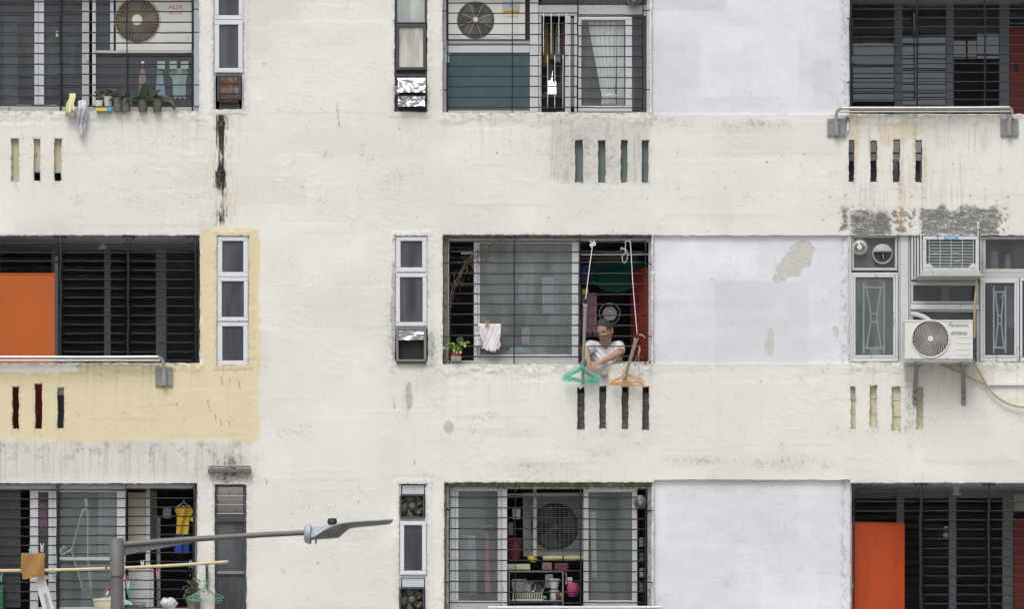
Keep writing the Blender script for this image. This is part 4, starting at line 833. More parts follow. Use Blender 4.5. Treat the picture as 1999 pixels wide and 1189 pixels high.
mb = MB(); [mb.tube([(c.x+R*s*1.02*math.cos(i*pi/4+.35), y-.034+.03*s**4, c.z+R*s*1.02*math.sin(i*pi/4+.35)) for s in np.linspace(.1, 1.06, 6)], .0034, 4) for i in range(8)]; mb.build('guard_spokes', M['wiretan'], t, smooth=True)
MB().lathe((c.x, y-.042, c.z), (0,1,0), [(0,0),(R*.12,.001),(R*.14,.012)], 20).build('guard_cap', M['ac'], t, smooth=True)
s = px(981,17,1015,26.5,y-.002,y).build('sticker', M['yellowl'], t); text('HITACHI', 984, 24, 4.6, y-.003, 'navyp', s, 28.5, bold=.02)
s = px(981,2,1015,16.8,y-.002,y).build('sticker', M['greyl'], t); text('JS', 995, 11, 3.4, y-.003, 'navyp', s, 6.5)
q = MB(); [q.rect(*f[:4], y-.004, y) for f in ring(985, 30, 1011, 70, .7)]; q.rect(881,70,900,71,y-.003,y); q.rect(938,71,978,72,y-.003,y); q.build('access_panel', M['acd'], t)
px(869,-30,875,77,y+.02,.42).build('side_strip', M['dark'], t); px(1025.5,-30,1033,77,y+.03,.42).build('side_strip', M['dark'], t); px(869,76,1033,77.8,y-.01,.42).build('support_angle', M['dkframe'], t)  # dark strips down both sides of the casing
t = thing('air_conditioner', 'dim grey outdoor air conditioner with a square wire guard inside the bottom centre window', 'air conditioner', P(1085,1088,.7)); y = .62
c, R = ac_box(t, 1021, 962, 1142, 1087, y, .3, (1083,1029), 47, 'acx', .06)
fan_blades(t, c, R*.93, y+.04, 'blade', 3, .2)
q = MB(); [q.rect(*f[:4], y-.012, y-.002) for f in ring(1030, 976, 1131, 1077, 2)]; q.build('guard_frame', M['acx'], t)
mb = MB(); [mb.tube([P(1031,v,y-.02),P(1130,v,y-.02)], .0022, 4) for v in np.arange(979, 1076, 4.1)]; [mb.tube([P(u,977,y-.025),P(u,1076,y-.025)], .0026, 4) for u in np.arange(1040, 1130, 8.8)]; mb.build('guard_wires', M['wiregr'], t)
px(1041,941,1047.5,1087,.42,.46).build('upright_pipe', M['alu'], t)

# hoses and trunking round the right-hand units
h = MB().tube(smooth_path([P(1907,545,-.20),P(1906,560,-.20),P(1903,600,-.18),P(1902.5,640,-.12),P(1901.5,660,-.14)], 6), .0125, 8); tag(h.build('drain_hose', M['hose'], org=P(1903,545,-.2), smooth=True), 'short beige drain hose running down from the metal tray beside the outdoor unit', 'hose')
h = MB().tube(smooth_path([P(1899,700,-.08),P(1907,718,-.06),P(1918,738,-.05),P(1930,757,-.05),P(1946,775,-.05),P(1965,787,-.05),P(1985,793.5,-.05),P(2003,795,-.05),P(2040,790,-.05)], 6), .0115, 8); tag(h.build('drain_hose', M['hose'], org=P(1899,700,-.08), smooth=True), 'long beige hose sagging across the wall from the outdoor air conditioner', 'hose')
h = MB().tube(smooth_path([P(1830,708,-.03),P(1850,717,-.03),P(1880,730,-.03),P(1905,743,-.03),P(1922,750,-.035)], 5), .0085, 8); tag(h.build('drain_hose', M['hose'], org=P(1830,708,-.03), smooth=True), 'thin brown hose slanting behind the right wall bracket', 'hose')
h = MB().tube(smooth_path([P(1780,613,.02),P(1792,615,-.02),P(1806,620,-.08),P(1816,628,-.14)], 5), .026, 10); tag(h.build('insulated_pipe', M['duct'], org=P(1780,613,0), smooth=True), 'pale insulated pipe entering the window above the outdoor unit', 'pipe')
tag(px(1924,748.5,2060,753,-.030,-.003).build('cable_trunking', M['whitef'], org=P(1990,751,0), bevel=.002), 'white plastic cable trunking along the wall at far right', 'trunking')
t = thing('electrical_box', 'little white junction box hanging on a wire beside the left plate of the upper rail', 'junction box', P(1655,248,-.02))
px(1653,238.5,1657.5,255,-.03,-.012).build('box_body', M['whitef'], t, bevel=.003); MB().tube(smooth_path([P(1655,255,-.02),P(1653,264,-.02),P(1645,270,-.02),P(1634,268.5,-.02),P(1628,266,-.02)], 6), .004, 6).build('wire', M['hose'], t)
mb = MB()
for i in range(26):
    p = P(1654+RN.uniform(-3,3), 233+RN.uniform(-4,5), -.012); a = RN.uniform(0, 6.28); mb.add([p, p+Vector((math.cos(a)*.014,-.012,math.sin(a)*.012)), p+Vector((math.cos(a+.6)*.016,-.014,math.sin(a+.6)*.014))], [(0,1,2)])
tag(mb.build('moss', M['moss']), kind='stuff')

# ---------------------------------------------------------------- extractor fans and round vents
def box_fan(u0, v0, u1, v1, label, y=-.012):
    t = thing('exhaust_fan', label, 'exhaust fan', P((u0+u1)/2, v1, .02)); k = K(); cu, cv = (u0+u1)/2, (v0+v1)/2; c = P(cu, cv, y)
    q = MB(); [q.rect(*f[:4], y, .12) for f in ring(u0, v0, u1, v1, 3)]; q.rect(u0+3, v0+3, u1-3, v1-3, .10, .12); q.build('housing', M['dkframe'], t, bevel=.003)
    R = (u1-u0)/2*k*.88
    fan_blades(t, c, R*.95, y+.06, 'bladet', 5, .30, ang=.4)
    MB().tube([(c.x+R*math.cos(a*2*pi/40), y+.01, c.z+R*math.sin(a*2*pi/40)) for a in range(40)], .006, 6, True).build('guard_ring', M['black'], t, smooth=True)
    mb = MB()
    for a in (.55, 2.59, 3.69, 5.73): mb.tube([(c.x, y+.015, c.z), (c.x+R*1.15*math.cos(a), y+.02, c.z+R*1.15*math.sin(a))], .007, 5)
    for s in (-1, 1): mb.tube([(c.x+s*R*.42, y+.005, c.z-R), (c.x+s*R*.42, y+.005, c.z+R)], .005, 5)
    mb.build('strut', M['black'], t)
    MB().lathe((c.x, y-.01, c.z), (0,1,0), [(0,0),(R*.16,.0),(R*.2,.006),(R*.36,.02),(R*.4,.05)], 20).build('motor', M['blade'], t, smooth=True)
    mb = MB(); [mb.rect(u0+14, v0+5+i*3.2, u1-14, v0+6.2+i*3.2, y+.004, y+.01) for i in range(4)]; mb.build('grille_slot', M['black'], t)
box_fan(781, 966, 828.5, 1012, 'dusty black exhaust fan with tan blades above the narrow window pane at bottom centre')
box_fan(780, 1148, 828.5, 1196, 'dusty black exhaust fan cut off by the bottom edge under the narrow pane')
def round_vent(u, v, y, r, label):
    t = thing('round_vent', label, 'vent', P(u, v, y)); R = r*K(y)
    MB().lathe(P(u,v,y), (0,-1,0), [(R*1.35,-.004),(R*1.35,.004),(R*1.15,.012),(R*1.0,.03),(R*1.0,.06),(R*.9,.075),(R*.5,.08),(0,.081)], 28).build('cowl', M['ac'] if u > 1600 else M['galv'], t, smooth=True)
    mb = MB(); c = P(u, v, y-.082)
    for i in range(16):
        a = 2*pi*i/16+.2
        if i in (4,): continue
        mb.obox(c+Vector((math.cos(a)*R*.68,.003,math.sin(a)*R*.68)), ((math.cos(a)*R*.22,0,math.sin(a)*R*.22),(0,.004,0),(-math.sin(a)*R*.06,0,math.cos(a)*R*.06)))
    mb.build('slot', M['dark'], t); return t
round_vent(1678, 482, .07, 11.5, 'round white slotted vent in the glass at top left of the middle right window')
round_vent(1250, 981, .06, 10, 'round grey slotted vent hung by a wire in the corner of the bottom centre window')
round_vent(1237, -3, .06, 11, 'round white vent at the top edge of the top centre window')
t = thing('exhaust_fan', 'round window fan with a half hood in the glass beside the round white vent', 'exhaust fan', P(1722,516,.06)); c = P(1722.5,496,.055); R = 19*K()
MB().tube([(c.x+R*.96*math.cos(a*2*pi/40), c.y-.012, c.z+R*.96*math.sin(a*2*pi/40)) for a in range(40)], .011, 8, True).build('rim', M['wiregr'], t, smooth=True)
MB().lathe(c+Vector((0,.03,0)), (0,-1,0), [(R*.88,0),(R*.88,.002)], 24).build('backplate', M['dark'], t)
fan_blades(t, c, R*.82, .06, 'blade', 5, .2)
mb = MB(); mb.grid(lambda a,b: (c.x+R*.95*math.cos(pi*a)*1.0, c.y-.035-.03*b*math.sin(pi*a), c.z+R*.95*math.sin(pi*a)*(1-b)+R*.12*b+R*.05), 20, 4); mb.build('hood', M['wiregr'], t, smooth=True, solid=.003)
MB().tube([(c.x+.005,c.y-.04,c.z+R*.1),(c.x+.01,c.y-.045,c.z-R*.45)], .003, 5).build('cord', M['wirew'], t)
# rusty vent under the upper-left narrow window
t = thing('louvre_vent', 'rusted louvre vent box above the black tar streak', 'vent', P(447,212,0))
q = MB(); q.rect(424,146,427.5,196,-.05,.05); q.rect(466,146,470,193,-.05,.05); q.rect(427.5,146,466,149,-.045,.05); q.build('vent_frame', M['dkframe'], t, bevel=.002)
for a, b in ((150,161),(163,180),(183,191)): MB().obox(P(446.7,(a+b)/2,-.02), ((K()*19.3,0,0),(0,.003,.001),(0,-.012,K()*(b-a)/2))).build('louvre_slat', M['rust'], t)
for v in (162,181.5,192): px(426,v-1,468,v+1.2,-.052,-.03).build('vent_bar', M['rustd'], t)
q = MB(); q.grid(lambda a,b: (X(427+41*a+(1-2*a)*2*b), -.03-.02*math.sin(pi*b)+.006*math.sin(9*a), Z(193+9*b)), 12, 5); q.build('grime_roll', M['rustd'], t, smooth=True, solid=.004)
px(428,202,468,211.5,.0,.02).build('sill_panel', M['dkframe'], t)
# foil covered vent in the upper centre narrow window
def foil(mb, u0, v0, u1, v1, y, am, seed, lean=0.):
    rr = np.random.RandomState(seed); s = rr.rand()*50
    def f(a, b):
        n = fbm(np.array([a*2.4+s]), np.array([b*1.8+s]), 2, 3)[0]-.5; m = fbm(np.array([a*3.4+s+9]), np.array([b*2.6+s]), 2, 5)[0]-.5
        e = 2.4*m*(1 if b > .8 or b < .15 else .3)
        return (X(u0+(u1-u0)*a+3*n,y), y-lean*b-am*(abs(n)*2+m), Z(v0+(v1-v0)*b+e,y))
    return mb.grid(f, 28, 16)
t = thing('foil_vent', 'vent flaps wrapped in crumpled silver foil under a cream pane', 'vent', P(802,215,-.02))
foil(MB(), 776, 152, 830, 181, -.03, .035, 1, .06).build('foil_flap', M['foil'], t, solid=.001)
foil(MB(), 778, 187, 829, 208, -.045, .04, 2, .03).build('foil_flap', M['foil'], t, solid=.001)
foil(MB(), 770.5, 168, 779, 184, -.05, .05, 4).build('foil_tuft', M['foil'], t, solid=.001)
px(779, 178, 825, 213, .0, .04).build('vent_box', M['dark'], t)
o = NAR['NC2']; t = thing('window_hopper', 'dark hopper vent with a foil strip under the narrow window beside the man', 'vent', P(803,706,0))
q = MB(); [q.rect(*f[:4], -.03, .03) for f in ring(773, 638.5, 832.5, 706, 5, 0, None, 4)]; q.build('hopper_frame', M['galv'], t, bevel=.003)
foil(MB(), 778, 643, 828, 664, .0, .02, 8).build('foil_strip', M['foil'], t, solid=.001)
px(778, 664.5, 828, 701.5, .05, .06).build('shade_sheet', M['dark'], t); px(774,706.5,832,710,-.035,.0).build('sill', M['rustd'], t)  # dark sheet paints in the shade of the open hopper
# grey fan pipe stub below the man's window
t = thing('pipe_stub', 'capped white pipe stub poking from the wall below the man', 'pipe', P(1180,738,0))
MB().lathe(P(1180,731,.0), (0,-1,0), [(.036,0),(.036,.06),(.030,.075),(.02,.078),(.019,.09),(0,.091)], 18).build('stub', M['wiregr'], t, smooth=True)
for u, v in ((217,271),(295,270)):
    MB().lathe(P(u,v,.0), (0,-1,0), [(.05,-.01),(.05,.005),(.047,.006),(.043,.003),(0,.003)], 24).build('wall_cap', M['shell'], B_)

# ---------------------------------------------------------------- street lamp in front of the building
YL = -16.; t = thing('street_lamp', 'grey street lamp with a flat paddle shaped head in front of the facade', 'street lamp', (X(228.5,YL), YL, .13)); k = K(YL)
pc = X(228.5, YL); r = 12.6*k
MB().lathe((pc,YL,.13), (0,0,1), [(.14,0),(.14,.02),(.10,.03),(.095,1.4),(r*1.02,1.5),(r,Z(1126,YL)-.13)], 28).build('pole', M['lampg'], t, smooth=True)
r2 = 14.4*k; MB().lathe((pc,YL,Z(1127,YL)), (0,0,1), [(r2*.98,0),(r2*1.03,.004),(r2,.012),(r2,Z(1053,YL)-Z(1127,YL)),(r2*.94,Z(1052,YL)-Z(1127,YL)),(0,Z(1051.8,YL)-Z(1127,YL))], 28).build('collar', M['lampg'], t, smooth=True)
mb = MB(); [mb.lathe((pc+s*r2*.75, YL-r2*.66, Z(v,YL)), (s*.75,-.66,0), [(.007,-.004),(.006,.004)], 8) for s in (-1,1) for v in (1094,1122)]; mb.build('set_screw', M['dkframe'], t)
MB().tube([P(240,1064,YL),P(330,1056.5,YL),P(430,1050,YL),P(520,1044.5,YL),P(600,1040.5,YL)], [6.0*k,5.8*k,5.5*k,5.3*k,5.1*k], 16).build('arm', M['lampg'], t, smooth=True)
q = MB(); q.prism([(242,1064),(243,1084.5),(262,1081),(375,1059.5),(360,1055)], YL-.006, YL+.006); q.build('gusset', M['lampg'], t)
HU = lambda x: 570+x/8.69; HV = lambda yv: 980+yv/8.69
sec = [(318,438,612,652,.075),(345,434,612,648,.10),(400,430,598,640,.12),(500,422,535,631,.135),(600,412,478,624,.14),(700,402,432,618,.145),(790,388,404,609,.15),(840,376,392,562,.15),(900,362,378,508,.15),(980,352,370,450,.15),(1050,345,362,436,.15),(1200,338,352,423,.148),(1400,326,340,403,.145),(1600,312,327,384,.13),(1665,308,322,372,.10),(1715,303,312,318,.06)]
mb = MB(); vs_ = []; n = 8
for x, a, b, c_, w in sec:
    xx = X(HU(x), YL); za, zb_, zc = Z(HV(a),YL), Z(HV(b),YL), Z(HV(c_),YL); zl = zb_-(zb_-zc)*.72
    vs_ += [(xx,YL-w*.45,za),(xx,YL-w,zb_+.004),(xx,YL-w,zb_-.004),(xx,YL-w*.55,zc),(xx,YL+w*.55,zc),(xx,YL+w,zb_-.004),(xx,YL+w,zb_+.004),(xx,YL+w*.45,za)]
fs = []; mi = []
for i in range(len(sec)-1):
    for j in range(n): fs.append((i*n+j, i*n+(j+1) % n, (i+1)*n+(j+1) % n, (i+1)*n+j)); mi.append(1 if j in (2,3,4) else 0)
fs += [tuple(range(n))[::-1], tuple((len(sec)-1)*n+j for j in range(n))]; mi += [0,0]
mb.v = vs_; mb.f = fs; mb.mi = mi
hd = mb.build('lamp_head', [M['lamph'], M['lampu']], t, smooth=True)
MB().lathe(P(HU(205),HV(548),YL), (1,0,0), [(.055,0),(.075,.012),(.085,.05),(.078,.056)], 18).build('mounting_socket', M['lamph'], t, smooth=True)
MB().lathe(P(HU(683),HV(392),YL), (0,.0,1), [(.034,0),(.034,.012),(.040,.014),(.040,.030),(.036,.034),(.038,.036),(.036,.050),(.015,.053),(0,.053)], 22).build('photocell', M['black'], t, smooth=True)
mb = MB(); [mb.lathe(P(HU(x),HV(648),YL-.05), (0,0,-1), [(.008,0),(.006,.012),(.006,.024),(.010,.026),(.010,.031)], 10) for x in (315,405)]; mb.build('clamp_bolt', M['dkframe'], t)
q = MB(); q.rect(HU(1040),HV(436),HU(1060),HV(446),YL-.02,YL+.0); q.build('latch', M['lampu'], t)
# ---------------------------------------------------------------- the man at the window
def tubes(mb, chain, n=12):                            # rounded tapering limb: list of (point, radius)
    pts = [c[0] for c in chain]; rs = [c[1] for c in chain]
    pp = smooth_path(pts, 5); N = len(pts)-1; rr = []
    for i in range(len(pp)):
        f = i/5; a = min(int(f), N-1); rr.append(rs[a]+(rs[a+1]-rs[a])*(f-a))
    mb.tube(pp, rr, n)
    for p, r in (chain[0], chain[-1]): mb.ball(p, r*.99, 12, 8)
def remesh(mb, vox, name, m, parent=None, org=None, sm=4, label=None):
    tmp = bpy.data.objects.new('tmp', mb.mesh('tmp', m)); COL.objects.link(tmp)
    r = tmp.modifiers.new('r', 'REMESH'); r.mode = 'VOXEL'; r.voxel_size = vox; s = tmp.modifiers.new('s', 'SMOOTH'); s.iterations = sm; s.factor = .5
    bpy.context.view_layer.update(); me = bpy.data.meshes.new_from_object(tmp.evaluated_get(bpy.context.evaluated_depsgraph_get())); bpy.data.objects.remove(tmp)
    org = ORG[parent.name] if parent is not None else Vector(org); me.transform(Matrix.Translation(-org)); me.polygons.foreach_set('use_smooth', [True]*len(me.polygons))
    me.materials.clear(); me.materials.append(m); o = bpy.data.objects.new(name, me); COL.objects.link(o); ORG[o.name] = org
    if parent is not None: o.parent = parent
    else: o.location = org
    return o
HC = P(1181, 647, .165); HZ = .128                     # head centre, half height
yaw, pitch, roll = math.radians(-34), math.radians(23), math.radians(-6)
HM = Matrix.Rotation(yaw, 3, 'Z')@Matrix.Rotation(roll, 3, 'Y')@Matrix.Rotation(pitch, 3, 'X')   # face looks along local -y
def hp(x, y, z): return HC+HM@Vector((x, y, z))
def headpt(th, ph):                                    # th from crown 0..pi, ph 0 at the face
    sx, sy, cz = math.sin(th)*math.sin(ph), -math.sin(th)*math.cos(ph), math.cos(th)
    x, y, z = .076*sx, .098*sy, HZ*cz
    if z < -.02: q = (-z-.02)/.107; x *= 1-.26*q; y = y*(1-.10*q)-.016*q if y < 0 else y*(1-.42*q)
    fr = max(0, -sy); ga = lambda a, b, s: math.exp(-((a)/s)**2-((b)/s)**2)
    y -= .030*math.exp(-(x/.014)**2-((z+.024)/.022)**2)*(sy < 0)+.010*math.exp(-(x/.009)**2-((z-.004)/.02)**2)*(sy < 0)   # nose
    y -= .010*math.exp(-(x/.055)**2-((z-.030)/.012)**2)*(sy < 0)                                                  # brow
    for s in (-1, 1): y += .018*math.exp(-((x-s*.032)/.018)**2-((z-.008)/.013)**2)*(sy < 0); y -= .005*math.exp(-((x-s*.045)/.02)**2-((z+.022)/.02)**2)*(sy < 0)
    y -= .006*math.exp(-(x/.022)**2-((z+.064)/.010)**2)*(sy < 0)-.004*math.exp(-(x/.02)**2-((z+.088)/.008)**2)*(sy < 0)+.010*math.exp(-(x/.022)**2-((z+.108)/.014)**2)*(sy < 0)
    return Vector((x, y, z))
NT, NP = 44, 56
body = MB(); vs_ = []; fs = []
for i in range(NT+1):
    for j in range(NP): vs_.append(HC+HM@headpt(pi*i/NT, 2*pi*j/NP-pi))
for i in range(NT):
    for j in range(NP): fs.append((i*NP+j, (i+1)*NP+j, (i+1)*NP+(j+1) % NP, i*NP+(j+1) % NP))
body.add(vs_, fs)
for s in (-1, 1):
    body.ball(hp(s*.081, .012, -.008), (.013,.021,.036), 10, 8, HM@Matrix.Rotation(s*.45, 3, 'Z')); body.ball(hp(s*.083, .006, -.030), (.008,.010,.012), 8, 6, HM)
nb = P(1182, 671, .245)
tubes(body, [(HC+Vector((.01,.03,-.06)), .060), (nb+Vector((0,-.01,.03)), .058), (nb, .062), (nb+Vector((0,.02,-.05)), .075)])
chest = P(1182, 700, .29); waist = P(1184, 750, .37); pel = P(1185, 785, .41)
body.ball(chest, (.165,.105,.15)); body.ball(waist, (.145,.10,.17)); body.ball(pel, (.16,.115,.12)); tubes(body, [(chest,.09),(waist,.09),(pel,.09)])
shR, shL = P(1153, 677, .23), P(1208, 678, .25)         # viewer's left, viewer's right
tubes(body, [(nb+Vector((0,.02,-.03)),.05),(shR,.055)]); tubes(body, [(nb+Vector((0,.02,-.03)),.05),(shL,.055)])
elR, wrR = P(1142, 687, .04), P(1149, 704.5, -.07); elL, wrL = P(1209.5, 688.5, .075), P(1175, 706, -.085)
tubes(body, [(shR,.052),(shR.lerp(elR,.5),.045),(elR,.037),(elR.lerp(wrR,.4),.036),(wrR,.025)])
tubes(body, [(shL,.054),(shL.lerp(elL,.5),.047),(elL,.040),(elL.lerp(wrL,.35),.042),(wrL,.027)])
def hand(w, d, up, side, curl, L=.095):                # palm and five unequal bent fingers
    d = d.normalized(); side = (side-d*side.dot(d)).normalized(); up = side.cross(d); 
    if up.z < 0: up = -up
    pc_ = w+d*.045; body.ball(pc_, (1,1,1), 10, 8, Matrix((d*.052, side*.040, up*.017)).transposed())
    tubes(body, [(w,.026),(w+d*.03,.024)])
    for f, (o, l) in enumerate(((-.030,.072),(-.010,.082),(.010,.078),(.029,.062))):
        a = w+d*.078+side*o; c1 = curl+.08*f; p = [w+d*.04+side*o*.8, a]; dd = d.copy()
        for q in (.45, .32, .23): dd = (dd*math.cos(c1)-up*math.sin(c1)); up2 = up; p.append(p[-1]+dd*l*q)
        tubes(body, list(zip(p, (.010,.0105,.009,.0085,.0075))), 8)
    th = [w+d*.02-side*.028, w+d*.045-side*.052-up*.01, w+d*.07-side*.055-up*.028, w+d*.088-side*.046-up*.036]; tubes(body, list(zip(th, (.013,.012,.0105,.0085))), 8)
hand(wrL, P(1158,710.5,-.12)-wrL, None, Vector((.15,-.85,-.35)), .30)
hand(wrR, P(1152,713,-.12)-wrR, None, Vector((-.5,-.7,.1)), .30)
ft = Z(912)
for s in (-1, 1):
    hip = pel+Vector((s*.085,0,-.04)); kn = Vector((hip.x+s*.01, .42, ft+.46)); an = Vector((hip.x+s*.01, .47, ft+.08))
    tubes(body, [(hip,.085),(hip.lerp(kn,.5),.072),(kn,.052),(kn.lerp(an,.35),.055),(an,.036)]); tubes(body, [(an,.036),(an+Vector((0,-.05,-.05)),.035),(an+Vector((0,-.15,-.062)),.026)])
per = remesh(body, .0046, 'person', M['skin'], org=Vector((pel.x, .42, ft)), sm=1)
tag(per, 'older man in a white t-shirt leaning over the sill beside the green hangers', 'person')
hb = MB(); vs_ = []; keep = {}
for i in range(NT+1):
    for j in range(NP):
        p = headpt(pi*i/NT, 2*pi*j/NP-pi); n = p.normalized(); vs_.append(HC+HM@(p+n*(.006+.002*math.sin(j*2.1+i*1.3))))
        ph = abs(2*pi*j/NP-pi); keep[i*NP+j] = p.z > (.088+.010*math.cos(3*ph) if ph < .75 else (.074 if ph < 1.0 else (.022 if ph < 1.35 else (-.012 if ph < 1.55 else (-.03 if ph < 1.9 else -.055)))))
fs2 = [f for f in fs if all(keep[i] for i in f)]
hb.add(vs_, fs2); hb.build('hair', M['hair'], per, smooth=True, solid=.008)
for s in (-1, 1):
    pts = [hp(s*x, -.088+.35*x, .036-.006*abs(x-.03)/.02) for x in (.014,.024,.034,.046,.052)]; MB().tube([p+HM@Vector((0,-.006+.003*i,0)) for i, p in enumerate(pts)], [.004,.006,.006,.005,.003], 6).build('eyebrow', M['brow'], per)
    MB().tube([hp(s*x, -.080+.5*(x-.02), .010-.004*math.sin(pi*(x-.02)/.026)) for x in (.020,.026,.033,.040,.046)], [.002,.004,.0045,.004,.002], 6).build('eyelid', M['brow'], per)
MB().tube([hp(x, -.1045+2.2*x*x*4, -.0665+.9*x*x*2) for x in (-.022,-.012,0,.012,.022)], [.001,.003,.0035,.003,.001], 6).build('lips', M['lip'], per)
tee = MB(); tee.ball(chest+Vector((0,0,-.01)), (.182,.122,.15), 20, 14); tee.ball(waist, (.172,.125,.19), 20, 14); tubes(tee, [(chest,.11),(waist,.11),(waist+Vector((0,.03,-.12)),.12)])
for sh, el in ((shR,elR),(shL,elL)):
    tubes(tee, [(nb+Vector((0,.035,-.052)),.062),(sh+Vector((0,0,.004)),.066)]); tubes(tee, [(sh+Vector((0,0,.004)),.066),(sh.lerp(el,.55),.062)]); tee.tube([sh.lerp(el,.5), sh.lerp(el,.62)], [.064,.062], 14)
tee.ball(nb+Vector((0,.045,-.06)), (.12,.07,.05), 16, 10)
for x0, z0, x1, z1 in ((-.12,.06,-.03,-.06),(-.09,.09,-.01,-.02),(.13,.05,.04,-.07),(.10,.09,.02,.0),(-.10,-.02,.02,-.11),(.11,-.03,.0,-.13),(-.03,-.02,-.06,-.14),(.05,.0,.07,-.12)):
    a = chest+Vector((x0,-.105,z0)); b = chest+Vector((x1,-.128,z1)); tubes(tee, [(a,.005),(a.lerp(b,.5)+Vector((0,.002,0)),.011),(b,.005)], 8)
ts = remesh(tee, .006, 't_shirt', M['tee'], per, sm=7)
mb = MB(); mb.tube(smooth_path([nb+Vector(q) for q in ((-.062,-.008,-.005),(-.048,-.055,-.035),(-.02,-.078,-.07),(0,-.086,-.085),(.025,-.078,-.07),(.05,-.055,-.035),(.064,-.008,-.005))], 5), .006, 6); mb.build('collar', M['tee'], ts, smooth=True)
mb = MB(); mb.ball(pel, (.178,.132,.13), 16, 10)
for s in (-1, 1): hip = pel+Vector((s*.085,0,-.04)); kn = Vector((hip.x+s*.01, .42, ft+.46)); tubes(mb, [(hip,.10),(hip.lerp(kn,.9),.085)])
remesh(mb, .012, 'shorts', M['short'], per)

# things in the room behind him
t = MB().lathe(P(1207,547,.95), (-.1,-.8,.55), [(0,0),(.20,0),(.215,.01),(.27,.15),(.285,.155),(.275,.155),(.21,.02),(0,.015)], 32).build('basin', M['basin'], org=P(1207,560,.95), smooth=True); tag(t, 'big green plastic basin stored on its side above the man', 'basin')
t = px(1135,516,1162,552,.9,1.2).build('crate', M['basinb'], org=P(1148,552,.9), bevel=.01); tag(t, 'dark blue plastic crate to the left of the green basin', 'crate')
t = thing('hanging_pan', 'steel frying pan with a foil lining hanging on the dark wall above the man', 'pan', P(1187,633,.8)); c = P(1190,613,.8); R = 20*K(.8)
MB().lathe(c, (0,-1,.1), [(0,-.03),(R*.8,-.03),(R,.02),(R*1.02,.022),(R*.96,.014),(R*.76,-.02),(0,-.02)], 32).build('pan_body', M['pandk'], t, smooth=True)
MB().grid(lambda a,b: (c.x+R*.70*b*math.cos(2*pi*a), c.y-.012-.02*abs(math.sin(a*31+b*7))*b-.01*math.sin(b*9), c.z+R*.70*b*(1+.08*math.sin(a*40))*math.sin(2*pi*a)), 40, 8).build('foil_lining', M['whitep'], t, solid=.001)
MB().tube([(c.x+R*1.02*math.cos(a*2*pi/40), c.y-.03, c.z+R*1.02*math.sin(a*2*pi/40)) for a in range(40)], .006, 6, True).build('rim', M['panm'], t, smooth=True)
MB().obox(P(1187,640,.82), ((.012,0,0),(0,.008,0),(0,0,.09))).build('handle', M['black'], t)
def cloth(u0, u1, v0, v1, y, fn=None, folds=4, am=.012, nu=24, nv=24, seed=0):
    """hanging cloth; fn(b) -> (left offset, right offset, bottom raggedness) in pixels along its height"""
    rr = random.Random(seed); ph = rr.uniform(0, 6)
    def f(a, b):
        l, r = fn(b) if fn else (0, 0); u = u0+l+(u1+r-u0-l)*a; rag = 2.5*math.sin(a*17+ph)*(b > .95)
        w = am*(.25+.75*b)*(math.sin(a*folds*2*pi+ph+1.2*b)+.5*math.sin(a*folds*3.7*pi+2*ph+2*b))
        return (X(u,y), y+w, Z(v0+(v1-v0)*b+rag, y))
    return MB().grid(f, nu, nv)
tag(cloth(1136,1165,572,652,.55,None,2,.01).build('hanging_cloth', M['check'], org=P(1150,572,.55), solid=.003, smooth=True), 'faded pink checked cloth hanging behind the left pole', 'cloth')
tag(px(1136,564,1149,576,.5,.52).build('card', M['ycard'], org=P(1142,576,.5), bevel=.002), 'small yellow card pinned up beside the pink checked cloth', 'card')
d = MB(); d.add([P(1231,528,.75),P(1267,521,.20),P(1267,900,.20),P(1231,900,.75)]+[P(1231,528,.75)+Vector((.04,0,0)),P(1267,521,.20)+Vector((.04,0,0)),P(1267,900,.20)+Vector((.04,0,0)),P(1231,900,.75)+Vector((.04,0,0))], [(0,3,2,1),(4,5,6,7),(0,1,5,4),(1,2,6,5),(2,3,7,6),(3,0,4,7)])
dr = d.build('door', M['redb'], B_); dr['label'] = 'red door standing open at the right of the man'
t = thing('drying_rail', 'horizontal steel rail across the window opening above the green basin', 'rail', P(1200,498,.2)); MB().tube([P(1133,497,.17),P(1270,496.5,.17)], .012, 8).build('tube', M['steelpipe'], t, smooth=True); MB().tube([P(1133,504.5,.5),P(1225,503.5,.5)], .011, 8).build('wooden_pole', M['wood'], t)
t = thing('wall_shelf', 'dim shelf boards in the dark gap at the left of the middle window', 'shelf', P(900,560,.6))
for i, (v, h) in enumerate(((481,6),(500,4),(552,7))): px(878,v,926,v+h,.55+.1*i,.85).build('shelf_board', M['wood'] if i == 0 else M['old'], t)
MB().tube([P(900,494.5,.2),P(926,494,.2)], .010, 8).build('bracket_tube', M['aluw'], t)
for u0,u1,v0,v1,m,lab in ((1012,1026,545,586,'cwb','white glove shaped cloth behind the frosted glass at upper middle'),(1058,1082,540,612,'cwb','pale towel behind the frosted glass near the right stile'),(1018,1034,640,672,'cwb','pale tapering cloth low behind the frosted glass'),(1092,1112,562,690,'cdark','dark garment behind the right edge of the frosted glass')):
    tag(cloth(u0,u1,v0,v1,.20,lambda b: (1.5*b,-1.5*b),2,.006,10,12).build('hanging_cloth', M[m], org=P(u0,v0,.20), solid=.003, smooth=True), lab, 'cloth')
t = thing('basin', 'upturned pale basin just inside the foot of the frosted glass', 'basin', P(1015,692,.3)); MB().lathe(P(1015,691,.32), (0,0,1), [(.14,0),(.13,.03),(.09,.07),(0,.075)], 24).build('bowl', M['cwb'], t, smooth=True)

